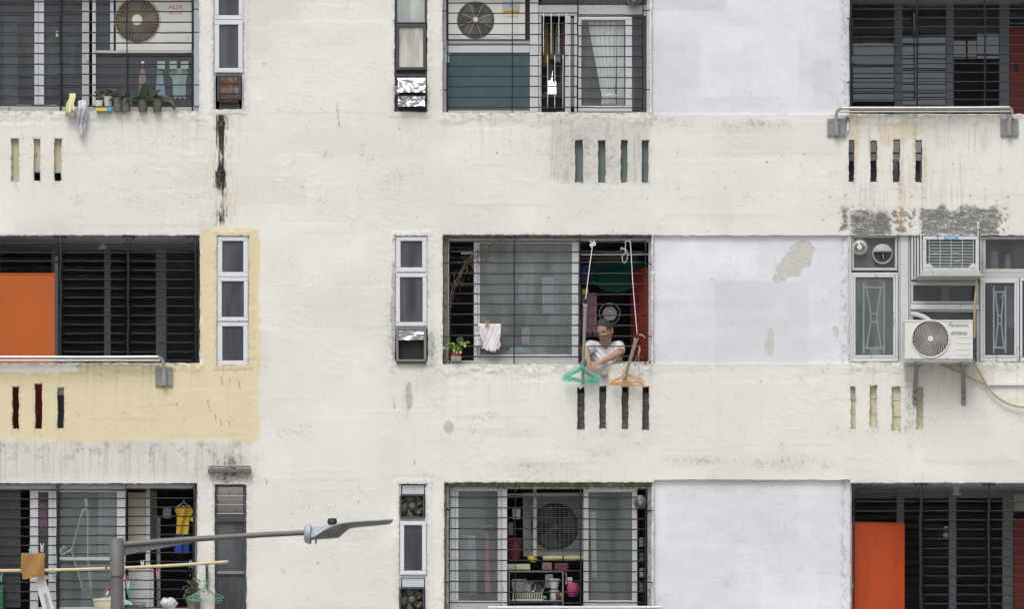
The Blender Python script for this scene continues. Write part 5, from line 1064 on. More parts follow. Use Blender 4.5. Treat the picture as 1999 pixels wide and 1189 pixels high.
# ---------------------------------------------------------------- poles, cords and hangers outside his window
def pole(a, b, r, label, knot):
    t = thing('laundry_pole', label, 'pole', a); MB().tube(seg(a, b, 6), [r*.92]+[r]*6, 12).build('shaft', M['mpole'], t, smooth=True)
    d = (b-a).normalized(); MB().lathe(b-d*.035, d, [(r*1.18,0),(r*1.2,.03),(r*1.05,.045),(0,.05)], 14).build('end_cap', M['black'], t, smooth=True)
    mb = MB(); [mb.tube([b-d*(.045+.012*i)+Vector((math.cos(k*.6)*r*1.15, math.sin(k*.6)*r*1.15, RN.uniform(-.004,.004))) for k in range(11)], .0035, 5, True) for i in range(3)]; mb.build('cord_wrap', M['rope'], t)
    return t
pA0, pA1 = P(1137.5,748,-.01), P(1143,586,-.42); pB0, pB1 = P(1219,742,-.01), P(1244,654,-.52)
pole(pA0, pA1, .017, 'weathered laundry pole held nearly upright by a cord through the green hangers', 0)
tb = pole(pB0, pB1, .017, 'leaning weathered laundry pole with the orange wire hangers at its foot', 0)
c = MB().tube(smooth_path([P(1157.5,474,.02),P(1151,520,-.18),pA1], 6), .0042, 6); mb = c
for i in range(9):
    a = RN.uniform(0, 6.28); q = P(1157.5+RN.uniform(-5,5), 474+RN.uniform(-2,6), .0); mb.tube(smooth_path([P(1157.5,474,.01), q+Vector((math.cos(a)*.03,-.015,math.sin(a)*.018)), q+Vector((.012,-.02,-.015)), P(1158,477,.0)], 4), .0055, 5)
tag(mb.build('cord', M['rope'], org=P(1157.5,474,.02), smooth=True), 'thick white cord bunched on the grille and tied to the upright pole', 'cord')
mb = MB().tube(smooth_path([P(1220.5,494,.01),P(1221,480,.01),P(1221.5,471,.0),P(1229,471,-.0),P(1231,480,-.02),P(1236,560,-.28),pB1], 6), .0042, 6)
mb.tube(smooth_path([P(1221,492,.0),P(1215,500,-.0),P(1216,511,.0),P(1221,512,.0),P(1225,500,.0),P(1221,486,.0),P(1212,487,.0),P(1214,483,.0),P(1222,490,.0)], 5), .0035, 5)
mb.tube(smooth_path([pB1, pB1+Vector((.045,0,.0)), pB1+Vector((.085,.01,-.03))], 5), .004, 5)
tag(mb.build('cord', M['string'], org=P(1221,474,.0), smooth=True), 'lilac white cord looped over the grille and tied to the leaning pole', 'cord')
mb = MB(); mb.tube(smooth_path([P(1248,676,.01),P(1247.5,690,-.02),P(1247,720,-.03),P(1247,742,-.03)], 5), .003, 5); mb.tube(smooth_path([P(1247,676,.0),P(1250,684,-.01),P(1246,690,-.01),P(1249,680,-.01),P(1247,676,0)], 5), .004, 5)
mb.tube(smooth_path([P(1247,692,-.02),P(1240,705,-.03),P(1236,725,-.03)], 5), .0025, 5); tag(mb.build('cord', M['wiregr'], org=P(1248,676,.0)), 'thin grey knotted cord hanging from the grille right of the leaning pole', 'cord')
def hanger(c, w, h, m, ang, r=.0035, hook=True, name='hanger', lab='', grp=None, tilt=0., parent=None):
    ca, sa = math.cos(ang), math.sin(ang); L = lambda x, z, d=0: c+Vector((x*math.cos(tilt)-z*math.sin(tilt), 0, x*math.sin(tilt)+z*math.cos(tilt)))*1+Vector((0,d,0))
    def T(x, z): p = Vector((x*ca, x*sa, z)); return c+Matrix.Rotation(tilt, 3, 'Y')@p
    pts = [T(0,0), T(-w*.5,-h*.55), T(-w*.95,-h*.92), T(-w,-h), T(-w*.93,-h*1.08), T(0,-h*1.1), T(w*.93,-h*1.08), T(w,-h), T(w*.95,-h*.92), T(w*.5,-h*.55)]
    mb = MB().tube(pts, r, 6, True)
    if hook: mb.tube(smooth_path([T(0,0),T(0,.03),T(.018,.048),T(.006,.072),T(-.018,.062)], 4), r, 6)
    o = mb.build(name, M[m], org=c, smooth=True); tag(o, lab, 'hanger', grp); return o
for i in range(8):
    c = P(1137.5+RN.uniform(-4,4), 723-i*1.2, -.09-.008*i)
    hanger(c, .200+RN.uniform(-.014,.012), .092+RN.uniform(0,.04), 'hgreen', RN.uniform(-.5,.6), .0029, i < 3, lab='green plastic hanger in the bundle hooked round the upright pole', grp='green hangers bundled on the upright pole', tilt=RN.uniform(-.13,.13))
hanger(P(1134,716,-.15), .165, .12, 'hgreen', .5, .004, False, lab='green hanger hanging lowest and askew from the bundle on the upright pole', tilt=.22)
t = MB(); 
for i in range(4):
    a = P(1136.5+i*1.8, 712, -.085-.008*i); t.tube(smooth_path([a+Vector((-.020,0,-.05)), a+Vector((-.022,0,.0)), a+Vector((0,-.02,.02)), a+Vector((.022,0,.0)), a+Vector((.020,0,-.05))], 4), .0042, 6)
tag(t.build('hanger_hooks', M['hgreen'], org=P(1138,715,-.09), smooth=True), 'thick green hanger hooks gathered round the foot of the upright pole', 'hanger hooks')
for i in range(4):
    hanger(P(1224+RN.uniform(-1.5,1.5), 728+i*1.4, -.07-.01*i), .165+.008*i, .10+RN.uniform(-.008,.008), 'horange', RN.uniform(-.15,.25), .0042, i < 2, lab='orange wire hanger in the bundle at the foot of the leaning pole', grp='orange hangers bundled on the leaning pole', tilt=RN.uniform(-.04,.05))
hanger(P(1226,729,-.12), .19, .085, 'horange', .2, .0035, False, lab='thin orange hanger sticking out widest above the bundle on the leaning pole', tilt=-.02)
mb = MB()
for i in range(14):
    a = P(1222+RN.uniform(-7,5), 732+RN.uniform(-12,14), -.06); mb.tube(smooth_path([a, a+Vector((RN.uniform(-.05,.05),RN.uniform(-.03,0),RN.uniform(-.05,.04))), a+Vector((RN.uniform(-.04,.04),-.01,RN.uniform(-.06,.03)))], 4), .0032, 5)
tag(mb.build('tangled_string', M['hose'], org=P(1222,735,-.06)), 'tangle of brown string tied round the foot of the leaning pole', 'string')
mb = MB().tube(smooth_path([P(1143,676,-.02),P(1147,684,-.05),P(1146,692,-.05),P(1142,696,-.06),P(1148,710,-.10),P(1150,718,-.10)], 6), .0032, 5); mb.tube(smooth_path([P(1131,735,-.1),P(1133,748,-.1),P(1134,760,-.1),P(1131,756,-.1),P(1134,752,-.1)], 5), .004, 5)
tag(mb.build('string', M['rope'], org=P(1143,690,-.02)), 'white string the man is tying at the upright pole', 'string')

# ---------------------------------------------------------------- cloths and pegs on the grilles
t = thing('hanging_cloth', 'frayed white rag pegged to the grille of the middle window', 'cloth', P(953,634,.02))
def rag(a, b):
    l = 0+15*a*0; v = 634+b*(44+8*math.sin(a*pi))+1.8*math.sin(a*31)*(b > .93); u = 933+(14*b*(1-a)*.8)+a*45-(2*b*a)
    return (X(u+1.6*math.sin(b*11+a*4)*b), .006-.012*math.sin(a*7+b*4)*b-.006*math.sin(a*12-5*b)-.003*math.sin(a*29+b*19), Z(v))
MB().grid(rag, 30, 24).build('front_fold', M['cwhite'], t, smooth=True, solid=.002)
MB().grid(lambda a,b: (X(933-6*math.sin(pi*b*.6)+a*42-2*b), .062+.01*math.sin(a*11+b*3), Z(634.5+b*(40+13*a)+1.6*math.sin(a*37)*(b > .93))), 26, 20).build('back_fold', M['cwhite'], t, smooth=True, solid=.002)
MB().tube([P(933,634,.03),P(978,634.5,.03)], .012, 8).build('top_fold', M['cwhite'], t, smooth=True)
def peg(u, v, y, m, lab, h=16, down=True, grp=None, ang=0., nm='clothes_peg'):
    t = MB(); k = K(y); s = 1 if down else -1; c = P(u, v, y); q = lambda x, z: c+Matrix.Rotation(ang, 3, 'Y')@Vector((x*k, 0, z*k*s))
    for e in (-1, 1):
        t.tube([q(e*3.2,h*.5), q(e*1.6,h*.1), q(e*1.5,-h*.15), q(e*2.2,-h*.3), q(e*1.2,-h*.5)], [.0045,.006,.0065,.006,.0045], 6)
    t.tube([q(-2.2,h*.02),q(2.2,h*.02)], .005, 6)
    return tag(t.build(nm, M[m], org=c, smooth=True), lab, 'peg', grp)
peg(950.5, 632, .0, 'pego', 'wooden peg holding the white rag on the middle grille', 15)
for lab, m, u0, u1, v0, vb, y, nm in (('pale yellow cloth draped over the sill of the top left window', 'cyel', 136, 147, 183, 229, -.05, 1),):
    t = thing('hanging_cloth', lab, 'cloth', P(140,215,y))
    MB().grid(lambda a,b: (X(135.5-9*b**1.5*(1-a)+12*a-2*b*a+1.5*math.sin(b*9)), y-.05*math.sin(b*1.4)-.014*math.sin(a*12+2*b)*b, Z(183+b*(42-10*a+4*math.sin(a*14)))), 22, 22).build('front_fold', M[m], t, smooth=True, solid=.004)
    MB().grid(lambda a,b: (X(139-17*b+9*a*(1-.3*b)), y-.02-.012*math.sin(a*9), Z(199+b*(20-8*a))), 14, 14).build('side_fold', M[m], t, smooth=True, solid=.004)
t = thing('hanging_cloth', 'crumpled lilac grey cloth hanging below the sill beside the yellow cloth', 'cloth', P(163,215,-.06))
MB().grid(lambda a,b: (X(153+19*a+(3-7*a)*b+2.5*math.sin(b*7)*(.3+b)-1.5*(b > .7)), -.06-.035*math.sin(pi*min(1,b*1.6))-.018*math.sin(a*10+4*b), Z(200+b*(62+6*math.sin(a*7))-4*math.sin(pi*a)*(1-b))), 22, 30).build('front_fold', M['clav'], t, smooth=True, solid=.006)
MB().ball(P(163,209,-.07), (.042,.035,.05), 14, 10).build('gathered_top', M['clav'], t, smooth=True)
tag(MB().tube(smooth_path([P(167,229,-.1),P(168,234,-.11),P(167.5,238,-.1)], 4), .008, 6).build('clothes_peg', M['bluel'], org=P(167,233,-.1)), 'small blue clip on the lilac grey cloth', 'peg')
t = thing('sill_tray', 'clear plastic dish under the yellow cloth', 'dish', P(139,226,-.05)); MB().lathe(P(139,226,-.05), (0,0,1), [(0,0),(.045,0),(.06,.03),(.063,.03),(.047,.004)], 24).build('dish', M['frostl'], t, smooth=True)
# small garments behind the lower glass of the top left window
for u0,u1,v0,v1,fn,m,lab in ((272,286,134,183,lambda b:(3-5*min(1,b*2) if b<.3 else -1, -3+4*b),'cpink','narrow red and pink cloth hung by a suction hook behind the top left window'),(307,317,136,190,lambda b:(-4*b,7*b),'cblue','light blue cloth flaring downward behind the top left window')):
    tag(cloth(u0,u1,v0,v1,.165,fn,2,.006,14,18).build('hanging_cloth', M[m], org=P(u0,v0,.165), solid=.003, smooth=True), lab, 'cloth')
tag(cloth(336,363,132,191,.165,lambda b:(-6*math.exp(-((b-.2)/.12)**2)+2*b,5*math.exp(-((b-.2)/.12)**2)),2,.006,18,22).build('hanging_cloth', M['cgreen'], org=P(350,132,.165), solid=.003, smooth=True), 'mint green towel behind the top left window near the frame', 'cloth')
t = thing('suction_hook', 'white suction hook on the glass above the red and pink cloth', 'hook', P(278,122,.13)); MB().lathe(P(278.5,122,.138), (0,-1,0), [(.018,0),(.016,.006),(.006,.014),(0,.018)], 14).build('cup', M['whitep'], t); MB().tube([P(279,124,.125),P(279,135,.16)], .003, 5).build('stem', M['whitep'], t)
for u0,u1 in ((307,322),(331,345),(353,368)): tag(px(u0,119,u1,134,.128,.136).build('tape_patch', M['tape'], org=P(u0,134,.13)), {307:'square tape patch on the glass above the light blue cloth',331:'left square tape patch on the glass above the mint towel',353:'right square tape patch on the glass above the mint towel'}[u0], 'tape')
tag(px(109,60,113.5,71,.10,.115).build('padlock', M['cream'], org=P(111,71,.1), bevel=.002), 'small cream latch on the dark pane of the top left window', 'latch')
tag(px(169,103,173,117,.095,.106).build('padlock', M['cream'], org=P(171,117,.1), bevel=.002), 'small cream latch with a key on the white stile of the top left window', 'latch')
# coats and bags dimly seen in the top left room
tag(cloth(92,150,46,150,.6,lambda b:(10-22*b,-4*b),2,.03,14,14).build('hanging_cloth', mat('teal_garment', (.06,.20,.17), .9), org=P(110,46,.6), solid=.006, smooth=True), 'dim teal garment hanging inside the top left room', 'cloth')
tag(cloth(48,62,60,104,.7,lambda b:(-8*b,16*b),2,.03,10,10).build('hanging_cloth', M['cyd'], org=P(50,60,.7), solid=.006, smooth=True), 'dim orange brown bag hanging inside the top left room', 'bag')
px(8,30,34,200,.8,.86).build('door', M['fridge'], B_)

# ---------------------------------------------------------------- top centre window: curtains and clothes
def curt(a, b, yy=.165):
    tie = 186; v = 40+b*164; w = 1 if v < tie else 0; s = (v-40)/(tie-40)
    if v < tie: l = 1148+27*max(0,s)**1.05; r = 1204-4*s*s
    else: q = (v-tie)/18; l = 1176-3*q; r = 1201+2*q
    u = l+(r-l)*a; f = .018*math.sin(a*34+.6*math.sin(3*b))*(1-.55*math.exp(-((v-tie)/14)**2))+.008*math.sin(a*71)
    return (X(u,yy), yy+.02+f, Z(v,yy))
t = thing('curtain', 'white curtain gathered by a tie behind the sliding pane at top centre', 'curtain', P(1190,204,.2)); MB().grid(curt, 90, 40).build('drape', M['curtain'], t, smooth=True, solid=.002)
MB().tube([(X(1175+28*i/12,.16), .15-.02*math.sin(pi*i/12), Z(186+1.5*math.sin(i*1.7),.17)) for i in range(13)], .012, 8).build('tie_band', M['curtain'], t, smooth=True)
tag(MB().grid(lambda a,b: (X(1205+14*a,.19), .19+.01*math.sin(a*20), Z(38+b*168,.19)), 30, 6).build('curtain', M['curtain'], org=P(1212,206,.19), solid=.002, smooth=True), 'narrow straight white curtain edge right of the gathered curtain', 'curtain')
tag(MB().grid(lambda a,b: (X(1233+5*a*math.sin(.6+2.3*b)+2*a,.22), .22+.01*math.sin(a*15), Z(126+b*92,.22)), 16, 10).build('curtain', M['curtp'], org=P(1236,218,.22), solid=.002, smooth=True), 'sliver of pink curtain low beside the dark right hand glass', 'curtain')
tag(MB().grid(lambda a,b: (X(1140+80*a,.25), .25+.015*math.sin(a*60), Z(-28+b*36,.25)), 80, 4).build('curtain', M['curtp'], org=P(1180,8,.25), solid=.002, smooth=True), 'pink curtain in the fanlight above the top centre window', 'curtain')
for i, (u0,u1,v0,v1,m,lab,y) in enumerate(((1061,1070,44,126,'cyd','mustard garment hanging in the narrow dark gap at top centre',.30),(1073,1081,42,116,'crose','dusty garment hanging second in the narrow dark gap at top centre',.34),(1085,1093,46,122,'cgr','grey garment hanging third in the narrow dark gap at top centre',.30),(1095,1102,42,112,'crose','rose garment hanging at the right edge of the narrow dark gap',.36),(1056,1068,126,180,'cdark','black trousers hanging low at the left of the narrow dark gap',.42),(1080,1092,110,160,'cdark','black garment above the bright far opening in the narrow gap',.42))):
    tag(cloth(u0,u1,v0,v1,y,lambda b:(-1.5*b,1.5*b),2,.008,10,14,i).build('hanging_cloth', M[m], org=P(u0,v0,y), solid=.003, smooth=True), lab, 'cloth')
lw = mat('daylit_far_window', (.9,.9,.9)); 
m_, nt_, out_ = nodes('bright_far_window'); e_ = nn(nt_, 'ShaderNodeEmission'); e_.inputs[1].default_value = 1.6; nt_.links.new(e_.outputs[0], out_.inputs[0])
q = MB(); q.prism([(1068,182),(1086,182),(1085,128),(1080,130),(1076,155),(1069,158)], 2.4, 2.44); o = q.build('far_window', m_, B_); o['label'] = 'bright window at the far side of the flat'
px(1054,190,1106,420,.9,1.3).build('low_cabinet', M['cgr'], None, P(1080,420,.9)).name = 'low_cabinet'; tag(bpy.data.objects['low_cabinet'], 'low grey cabinet inside the narrow dark gap', 'cabinet')
tag(px(871,104,877,121,.112,.121).build('tape_patch', M['hcyan'], org=P(874,121,.11)), 'mint tape stuck at the corner of the teal board', 'tape')

# ---------------------------------------------------------------- plants
def leaf(mb, p, d, L, W, bend=.4, nrm=None, mi=0, fold=.15):
    d = Vector(d).normalized(); s = d.cross(Vector((0,-1,.3))); s = s.normalized() if s.length > .05 else Vector((1,0,0)); up = s.cross(d)
    def f(a, b):
        t = b; w = W*math.sin(pi*min(1,t**.8*.98+.02))**.8; x = (a-.5)*2; return p+d*(L*t)-Vector((0,0,1))*(bend*L*t*t)+s*(w*x)+up*(abs(x)*w*fold)
    return mb.grid(f, 4, 8, mi)
def pot(t, u, v, y, r0, r1, h, m, soil=True):
    c = P(u, v, y); MB().lathe(c, (0,0,1), [(0,0),(r0,0),(r1,h),(r1*1.06,h),(r1*1.06,h+.006),(r1*.92,h+.006),(r1*.9,h-.012),(0,h-.012)], 22).build('pot', M[m], t, smooth=True); return c+Vector((0,0,h))
yp = -.035; rr = random.Random(5)
def planter(u, v, lab, m, r0, r1, h, leaves, lm='leaf', y=yp, nm='potted_plant'):
    t = thing(nm, lab, 'plant', P(u, v, y)); top = pot(t, u, v, y, r0, r1, h, m)
    for d, L, W, b in leaves:
        mb = MB(); leaf(mb, top+Vector((d[0]*.02,d[1]*.02,-.012)), d, L, W, b); mb.build('leaf', M[lm], t, smooth=True, solid=.0025)
    return t, top
sd_ = P(218,216,yp)
t = thing('box', 'small blue and yellow printed box under the two little pots on the top left sill', 'box', P(203,216,yp)); px(187.5,207,218,216.5,-.07,.02).build('carton', M['greenb'], t, bevel=.002); px(187.7,209.5,208,216.3,-.072,-.069).build('print', M['yellowl'], t); px(208.2,207.5,217.8,216.3,-.072,-.069).build('print', M['bluel'], t)
def succulent(u, v, lab, m, r, h, n, spread, y=yp-.005):
    t = thing('potted_plant', lab, 'plant', P(u, v, y)); top = pot(t, u, v, y, r*.8, r, h, m); fo = MB(); st = MB()
    for i in range(n):
        a = rr.uniform(0, 6.28); e = Vector((math.cos(a)*spread*rr.uniform(.3,1), math.sin(a)*.03, rr.uniform(.03,.10))); q = top+e; st.tube(seg(top-Vector((0,0,.012)), q, 3), .0035, 5)
        for k in range(9): b = rr.uniform(0, 6.28); leaf(fo, q, (math.cos(b), math.sin(b)*.6-.3, rr.uniform(-.1,.8)), rr.uniform(.022,.036), .008, .1)
    st.build('stem', M['twig'], t); fo.build('foliage', M['succ'], t, solid=.002)
succulent(193.5, 207, 'small dark succulent in a white pot on the printed box', 'potw', .043, .055, 7, .05)
succulent(211, 207, 'taller succulent in a square beige pot on the printed box', 'potb', .047, .095, 11, .075)
planter(230, 217, 'first grey pot with drooping strap leaves right of the printed box', 'potg', .042, .055, .13, [((-.6,-.4,.35),.12,.02,.6),((.7,-.3,.5),.16,.022,.8),((.3,-.8,.4),.14,.022,1.0)])
planter(246, 217, 'second grey pot with drooping strap leaves behind the thin grille post', 'potg', .042, .055, .13, [((.15,-.3,1),.16,.028,.3),((.3,-.6,.5),.20,.03,1.1),((-.4,-.5,.5),.14,.024,.7)])
planter(279, 217.5, 'mossy clear orchid pot with one broad upright leaf', 'potd', .044, .056, .12, [((.12,-.25,1),.24,.05,.12),((.75,-.3,.75),.27,.034,.25),((-.9,-.3,.5),.24,.036,.55),((.6,-.5,.45),.20,.036,.5),((-.5,-.6,.6),.17,.03,.5)])
planter(307, 217.5, 'mossy clear orchid pot whose long leaf droops to the right', 'potd', .044, .055, .125, [((-.25,-.3,1),.19,.028,.1),((.85,-.35,.5),.26,.040,.85),((.6,-.2,.4),.18,.034,.4),((-.6,-.4,.45),.17,.03,.5)])
t = thing('orchid_leaf', 'loose broad leaf drooping onto the sill right of the orchid pots', 'leaf', P(338,217,yp)); mb = MB(); leaf(mb, P(330,190,yp), (.45,-.2,-.9), .15, .036, .0); mb.build('blade', M['leaf'], t, smooth=True, solid=.003)
# pothos on the sill of the man's window
t, top = planter(890, 701, 'leafy pothos in a magenta pot set in a steel bowl', 'potp', .042, .052, .055, [], y=.0, nm='potted_plant')
MB().lathe(P(890,705.5,.0), (0,0,1), [(0,0),(.045,0),(.064,.05),(.067,.05),(.05,.004)], 24).build('bowl', M['tin'], t, smooth=True)
for i in range(22):
    a = rr.uniform(0, 6.28); q = top+Vector((math.cos(a)*rr.uniform(.03,.125), math.sin(a)*.05-.02, rr.uniform(.02,.14))); mb = MB(); mb.tube(smooth_path([top-Vector((0,0,.01)), top.lerp(q,.6)+Vector((0,0,.03)), q], 4), .0028, 5); mb.build('stem', M['leafy'], t)
    mb = MB(); leaf(mb, q, (math.cos(a), -.5, rr.uniform(-.7,.4)), rr.uniform(.035,.062), rr.uniform(.011,.019), .3); mb.build('leaf', M['leafy' if i % 3 == 0 else 'leafg'], t, smooth=True, solid=.002)
mb = MB(); leaf(mb, top+Vector((.03,-.03,.10)), (.25,-.35,.7), .11, .04, .2); mb.build('leaf', M['leafg'], t, smooth=True, solid=.002)
t = tag(MB().lathe(P(873.5,702,.02), (0,0,1), [(0,0),(.016,0),(.016,.07),(.008,.085),(.008,.1),(0,.1)], 14).build('bottle', M['cyd'], org=P(873.5,702,.02), smooth=True), 'small amber bottle squeezed left of the pothos bowl', 'bottle')
# the dead creeper at the upper corner of the same window
t = thing('dried_creeper', 'dead brown creeper trailing down the upper left corner of the middle grille', 'plant', P(880,650,.02))
main = smooth_path([P(879,590,.01),P(880,575,.0),P(886,556,-.005),P(897,536,-.01),P(908,515,-.01),P(920,500,-.01),P(932,490,-.01),P(945,482,-.01),P(962,474,-.01),P(980,467,.0)], 6)
mb = MB().tube(main, .0045, 6); mb.tube(smooth_path([P(881,600,.01),P(883,578,.0),P(889,560,-.005),P(903,530,-.01),P(915,512,-.01)], 6), .003, 5); mb.tube([P(879,590,.01),P(878,650,.01),P(879,690,.01)], .003, 5); mb.tube(smooth_path([P(932,505,-.01),P(942,530,-.02),P(947,550,-.02)], 4), .002, 5); mb.build('stem', M['twig'], t)
mb = MB()
for i in range(230):
    q = main[int(rr.triangular(0, len(main)-1, len(main)*.78))]+Vector((rr.gauss(0,.04), rr.uniform(-.02,.015), rr.gauss(-.02,.05))); d = Vector((rr.uniform(-.3,.3), rr.uniform(-.2,.2), -1)); L = rr.uniform(.015,.05)
    mb.tube([q, q+d*L*.5+Vector((rr.uniform(-.006,.006),0,0)), q+d*L], .0016, 3)
    if i % 2: leaf(mb, q+d*L, d+Vector((rr.uniform(-.8,.8),0,0)), rr.uniform(.012,.026), .005, .2)
for u, n in ((972,26),(978,30),(984,20),(966,14),(990,9)):
    for i in range(n): q = P(u+rr.uniform(-3,3), 462+rr.uniform(0,24), -.01); mb.tube([q, q+Vector((rr.uniform(-.008,.008),0,-rr.uniform(.02,.06)))], .0014, 3)
o = mb.build('dry_leaves', M['twig'], t); o['kind'] = 'stuff'

# ---------------------------------------------------------------- bottom centre window: kitchen clutter behind the grille
yk = .40
for u0,u1,v0,v1,fn,m,lab in ((912,928,1046,1112,lambda b:(2-4*math.sin(3*b),2*b),'cwb','pale garment behind the left sliding pane at bottom centre'),(900,913,1044,1112,lambda b:(0,-2*b),'ctan','tan strap garment at the far left behind the sliding pane'),(918,930,1112,1162,lambda b:(0,0),'ctan','tan cloth low behind the left sliding pane'),(946,951.5,1041,1160,lambda b:(1-2*b+2*b*b,2+5*b-2*b*b),'chot','long hot pink strip hanging behind the left sliding pane')):
    tag(cloth(u0,u1,v0,v1,.22,fn,2,.006,10,20).build('hanging_cloth', M[m], org=P(u0,v0,.22), solid=.003, smooth=True), lab, 'cloth')
tag(MB().tube(smooth_path([P(936,1030,.2),P(950,1028,.2),P(962,1027,.2)], 4), .004, 5).build('hanger_bar', M['hcyan'], org=P(950,1028,.2)), 'white hanger bar above the pink strip behind the glass', 'hanger')
tag(MB().grid(lambda a,b: (X(1152+10*a+4*b,.24), .24+.012*math.sin(a*12), Z(1000+b*130,.24)), 14, 8).build('curtain', M['curtain'], org=P(1158,1130,.24), solid=.002, smooth=True), 'pale curtain edge behind the right sliding pane at bottom centre', 'curtain')
t = thing('dish_rack', 'two tier wire dish rack inside the bottom centre window', 'dish rack', P(1045,1182,yk))
mb = MB()
for u in (994,1099):
    for yy in (.30,.52): mb.tube([P(u,1116,yy),P(u,1186,yy)], .006, 6)
for v in (1117,1174,1184):
    for yy in (.30,.52): mb.tube([P(994,v,yy),P(1099,v,yy)], .0055, 6)
mb.build('rack_frame', M['wiregr'], t); mb = MB(); [mb.tube([P(u,1174,.30),P(u,1174,.52)], .003, 5) for u in np.arange(998,1098,5)]; mb.build('rack_wires', M['wiregr'], t)
t = thing('dish_basket', 'white slotted plate basket standing on the dish rack', 'basket', P(1030,1173,.33)); mb = MB()
for u in np.arange(1001,1060,4.6): mb.rect(u,1158,u+1.7,1172,.30,.305)
mb.rect(999,1156,1060,1159,.298,.306); mb.rect(999,1171,1060,1174,.298,.46); mb.build('slatted_side', M['cream'], t)
for i in range(5):
    o = MB().lathe(P(1004+i*5.5,1150,.36), (1,-.35,.25), [(0,0),(.05,0),(.10,.014),(.103,.017),(.05,.004),(0,.004)], 24).build('plate', M['plate_w'], org=P(1004+i*5.5,1150,.36), smooth=True); tag(o, ('leftmost','second','middle','fourth','rightmost')[i]+' white plate of the row leaning in the plate basket', 'plate', 'white plates leaning in the dish rack')
for i, (u, v, r) in enumerate(((1032,1149,.06),(1049,1148,.065))):
    tag(MB().lathe(P(u,v,.40), (.2,-1,.15), [(0,0),(r*.9,0),(r,.01),(r*.95,.06),(r*1.04,.065),(r*.9,.06),(r*.85,.012),(0,.01)], 24).build('pot_lid' if i else 'steel_bowl', M['panm' if i == 0 else 'pandk'], org=P(u,v,.40), smooth=True), ('shiny steel bowl tipped against the plates','dark pan on its side with a bright rim in the dish rack')[i], ('bowl','pan')[i])
for i, (v, r) in enumerate(((1173,.052),(1163,.052),(1150,.05),(1141,.062))):
    tag(MB().lathe(P(1082,v,.36), (0,0,1), [(0,0),(r*.7,0),(r,.05),(r*1.05,.055),(r*.9,.05),(0,.04)], 20).build('bowl', M['plate_w'], org=P(1082,v,.36), smooth=True), 'white bowl, %s in the stack on the right of the dish rack' % ('lowest','second from the bottom','third from the bottom','topmost and widest')[i], 'bowl')
for u,v,rx,rz,m,lab,cat,nm in ((1119,1152,.066,.07,'pinkp','pink plastic scoop hanging at the right of the dish rack','scoop','plastic_scoop'),(1090,1166,.03,.04,'redp','crimson sponge cloth at the front of the dish rack','sponge','sponge'),(1095,1164,.02,.035,'greenp','lime green sponge at the front of the dish rack','sponge','sponge'),(1084,1186,.035,.025,'bluep','blue plastic bowl at the bottom edge under the dish rack','bowl','plastic_bowl'),(1063,1168,.025,.02,'hteal','small teal scrubber beside the plate basket','scrubber','scrubber')):
    mb = MB(); mb.lathe(P(u,v,.34)-Vector((0,0,rz)), (0,-.25,1), [(0,0),(rx*.75,.0),(rx,rz*.6),(rx*1.02,rz*1.4),(rx*.8,rz*1.9),(0,rz*2)], 18); tag(mb.build(nm, M[m], org=P(u,v,.34), smooth=True), lab, cat)
tag(MB().tube(smooth_path([P(1104,1118,.34),P(1108,1138,.34),P(1113,1150,.34)], 4), .010, 6).build('scoop_handle', M['pinkp'], org=P(1104,1118,.34)), 'pink handle sticking up beside the pink scoop', 'handle')
tag(MB().lathe(P(1003,1072,.5), (0,-.4,1), [(0,-.12),(.06,-.12),(.085,.0),(.08,.10),(0,.11)], 18).build('plastic_bag', M['redp'], org=P(1003,1095,.5), smooth=True), 'dull red plastic bag hanging left of the indoor air conditioner', 'bag')
tag(px(990,1102,1035,1113,.46,.7).build('storage_box', M['cream'], org=P(1010,1113,.5), bevel=.006), 'cream storage box on the shelf under the indoor air conditioner', 'box')
tag(px(1000,994,1016,1014,.5,.56).build('small_box', M['frostc'], org=P(1008,1014,.5), bevel=.004), 'small grey box high up left of the indoor air conditioner', 'box')
for u0,v0,u1,v1,yy,m,lab in ((1058,1099,1078,1114,.5,'crose','dull orange pink packet on the shelf under the yellow bundles'),(1082,1100,1110,1115,.52,'redp','dark red box on the shelf under the yellow bundles'),(1104,1128,1118,1142,.5,'cwb','pale grey tub behind the pink scoop'),(992,1020,1002,1046,.55,'cgr','grey kettle shaped canister left of the indoor air conditioner'),(1064,1122,1080,1150,.5,'cgr','grey chopping board behind the pan in the dish rack')):
    tag(px(u0,v0,u1,v1,yy,yy+.1).build('kitchen_box', M[m], org=P((u0+u1)/2,v1,yy), bevel=.012), lab, 'box')
t = thing('rolled_bundles', 'yellow rolled bundles lying along the foot of the indoor air conditioner', 'bundle', P(1090,1094,.5))
for a, b, m in ((1031,1046,'ylw'),(1060,1098,'cyel'),(1101,1140,'cyel')): MB().tube([P(a,1090,.52),P((a+b)/2,1090.5,.51),P(b,1090,.52)], [.02,.028,.02], 10).build('roll', M[m], t, smooth=True)
MB().ball(P(1041,1093,.48), (.045,.03,.035), 12, 8).build('knob', M['ylw'], t, smooth=True)
MB().tube([P(990,966,.3),P(1138,966,.3)], .011, 8).build('curtain_rail', M['alu'], B_, smooth=True)
mb = MB(); 
for i in range(7): mb.tube([P(1247,1010+i*26,.25),P(1262,1008+i*26,.25)], .005, 5)
for u in (1247,1256,1262): mb.tube([P(u,1000,.25),P(u,1186,.25)], .005, 5)
t = tag(mb.build('wire_rack', M['black'], org=P(1255,1186,.25)), 'tall narrow wire rack in the right hand gap of the bottom centre window', 'rack')
for i in range(4): tag(px(1248,1050+i*30,1259,1068+i*30,.28,.36).build('folded_cloth', M['cwb' if i % 2 == 0 else 'cgr'], org=P(1253,1068+i*30,.28), bevel=.01), ('uppermost','second','third','lowest')[i]+' folded cloth in the tall narrow wire rack', 'cloth')

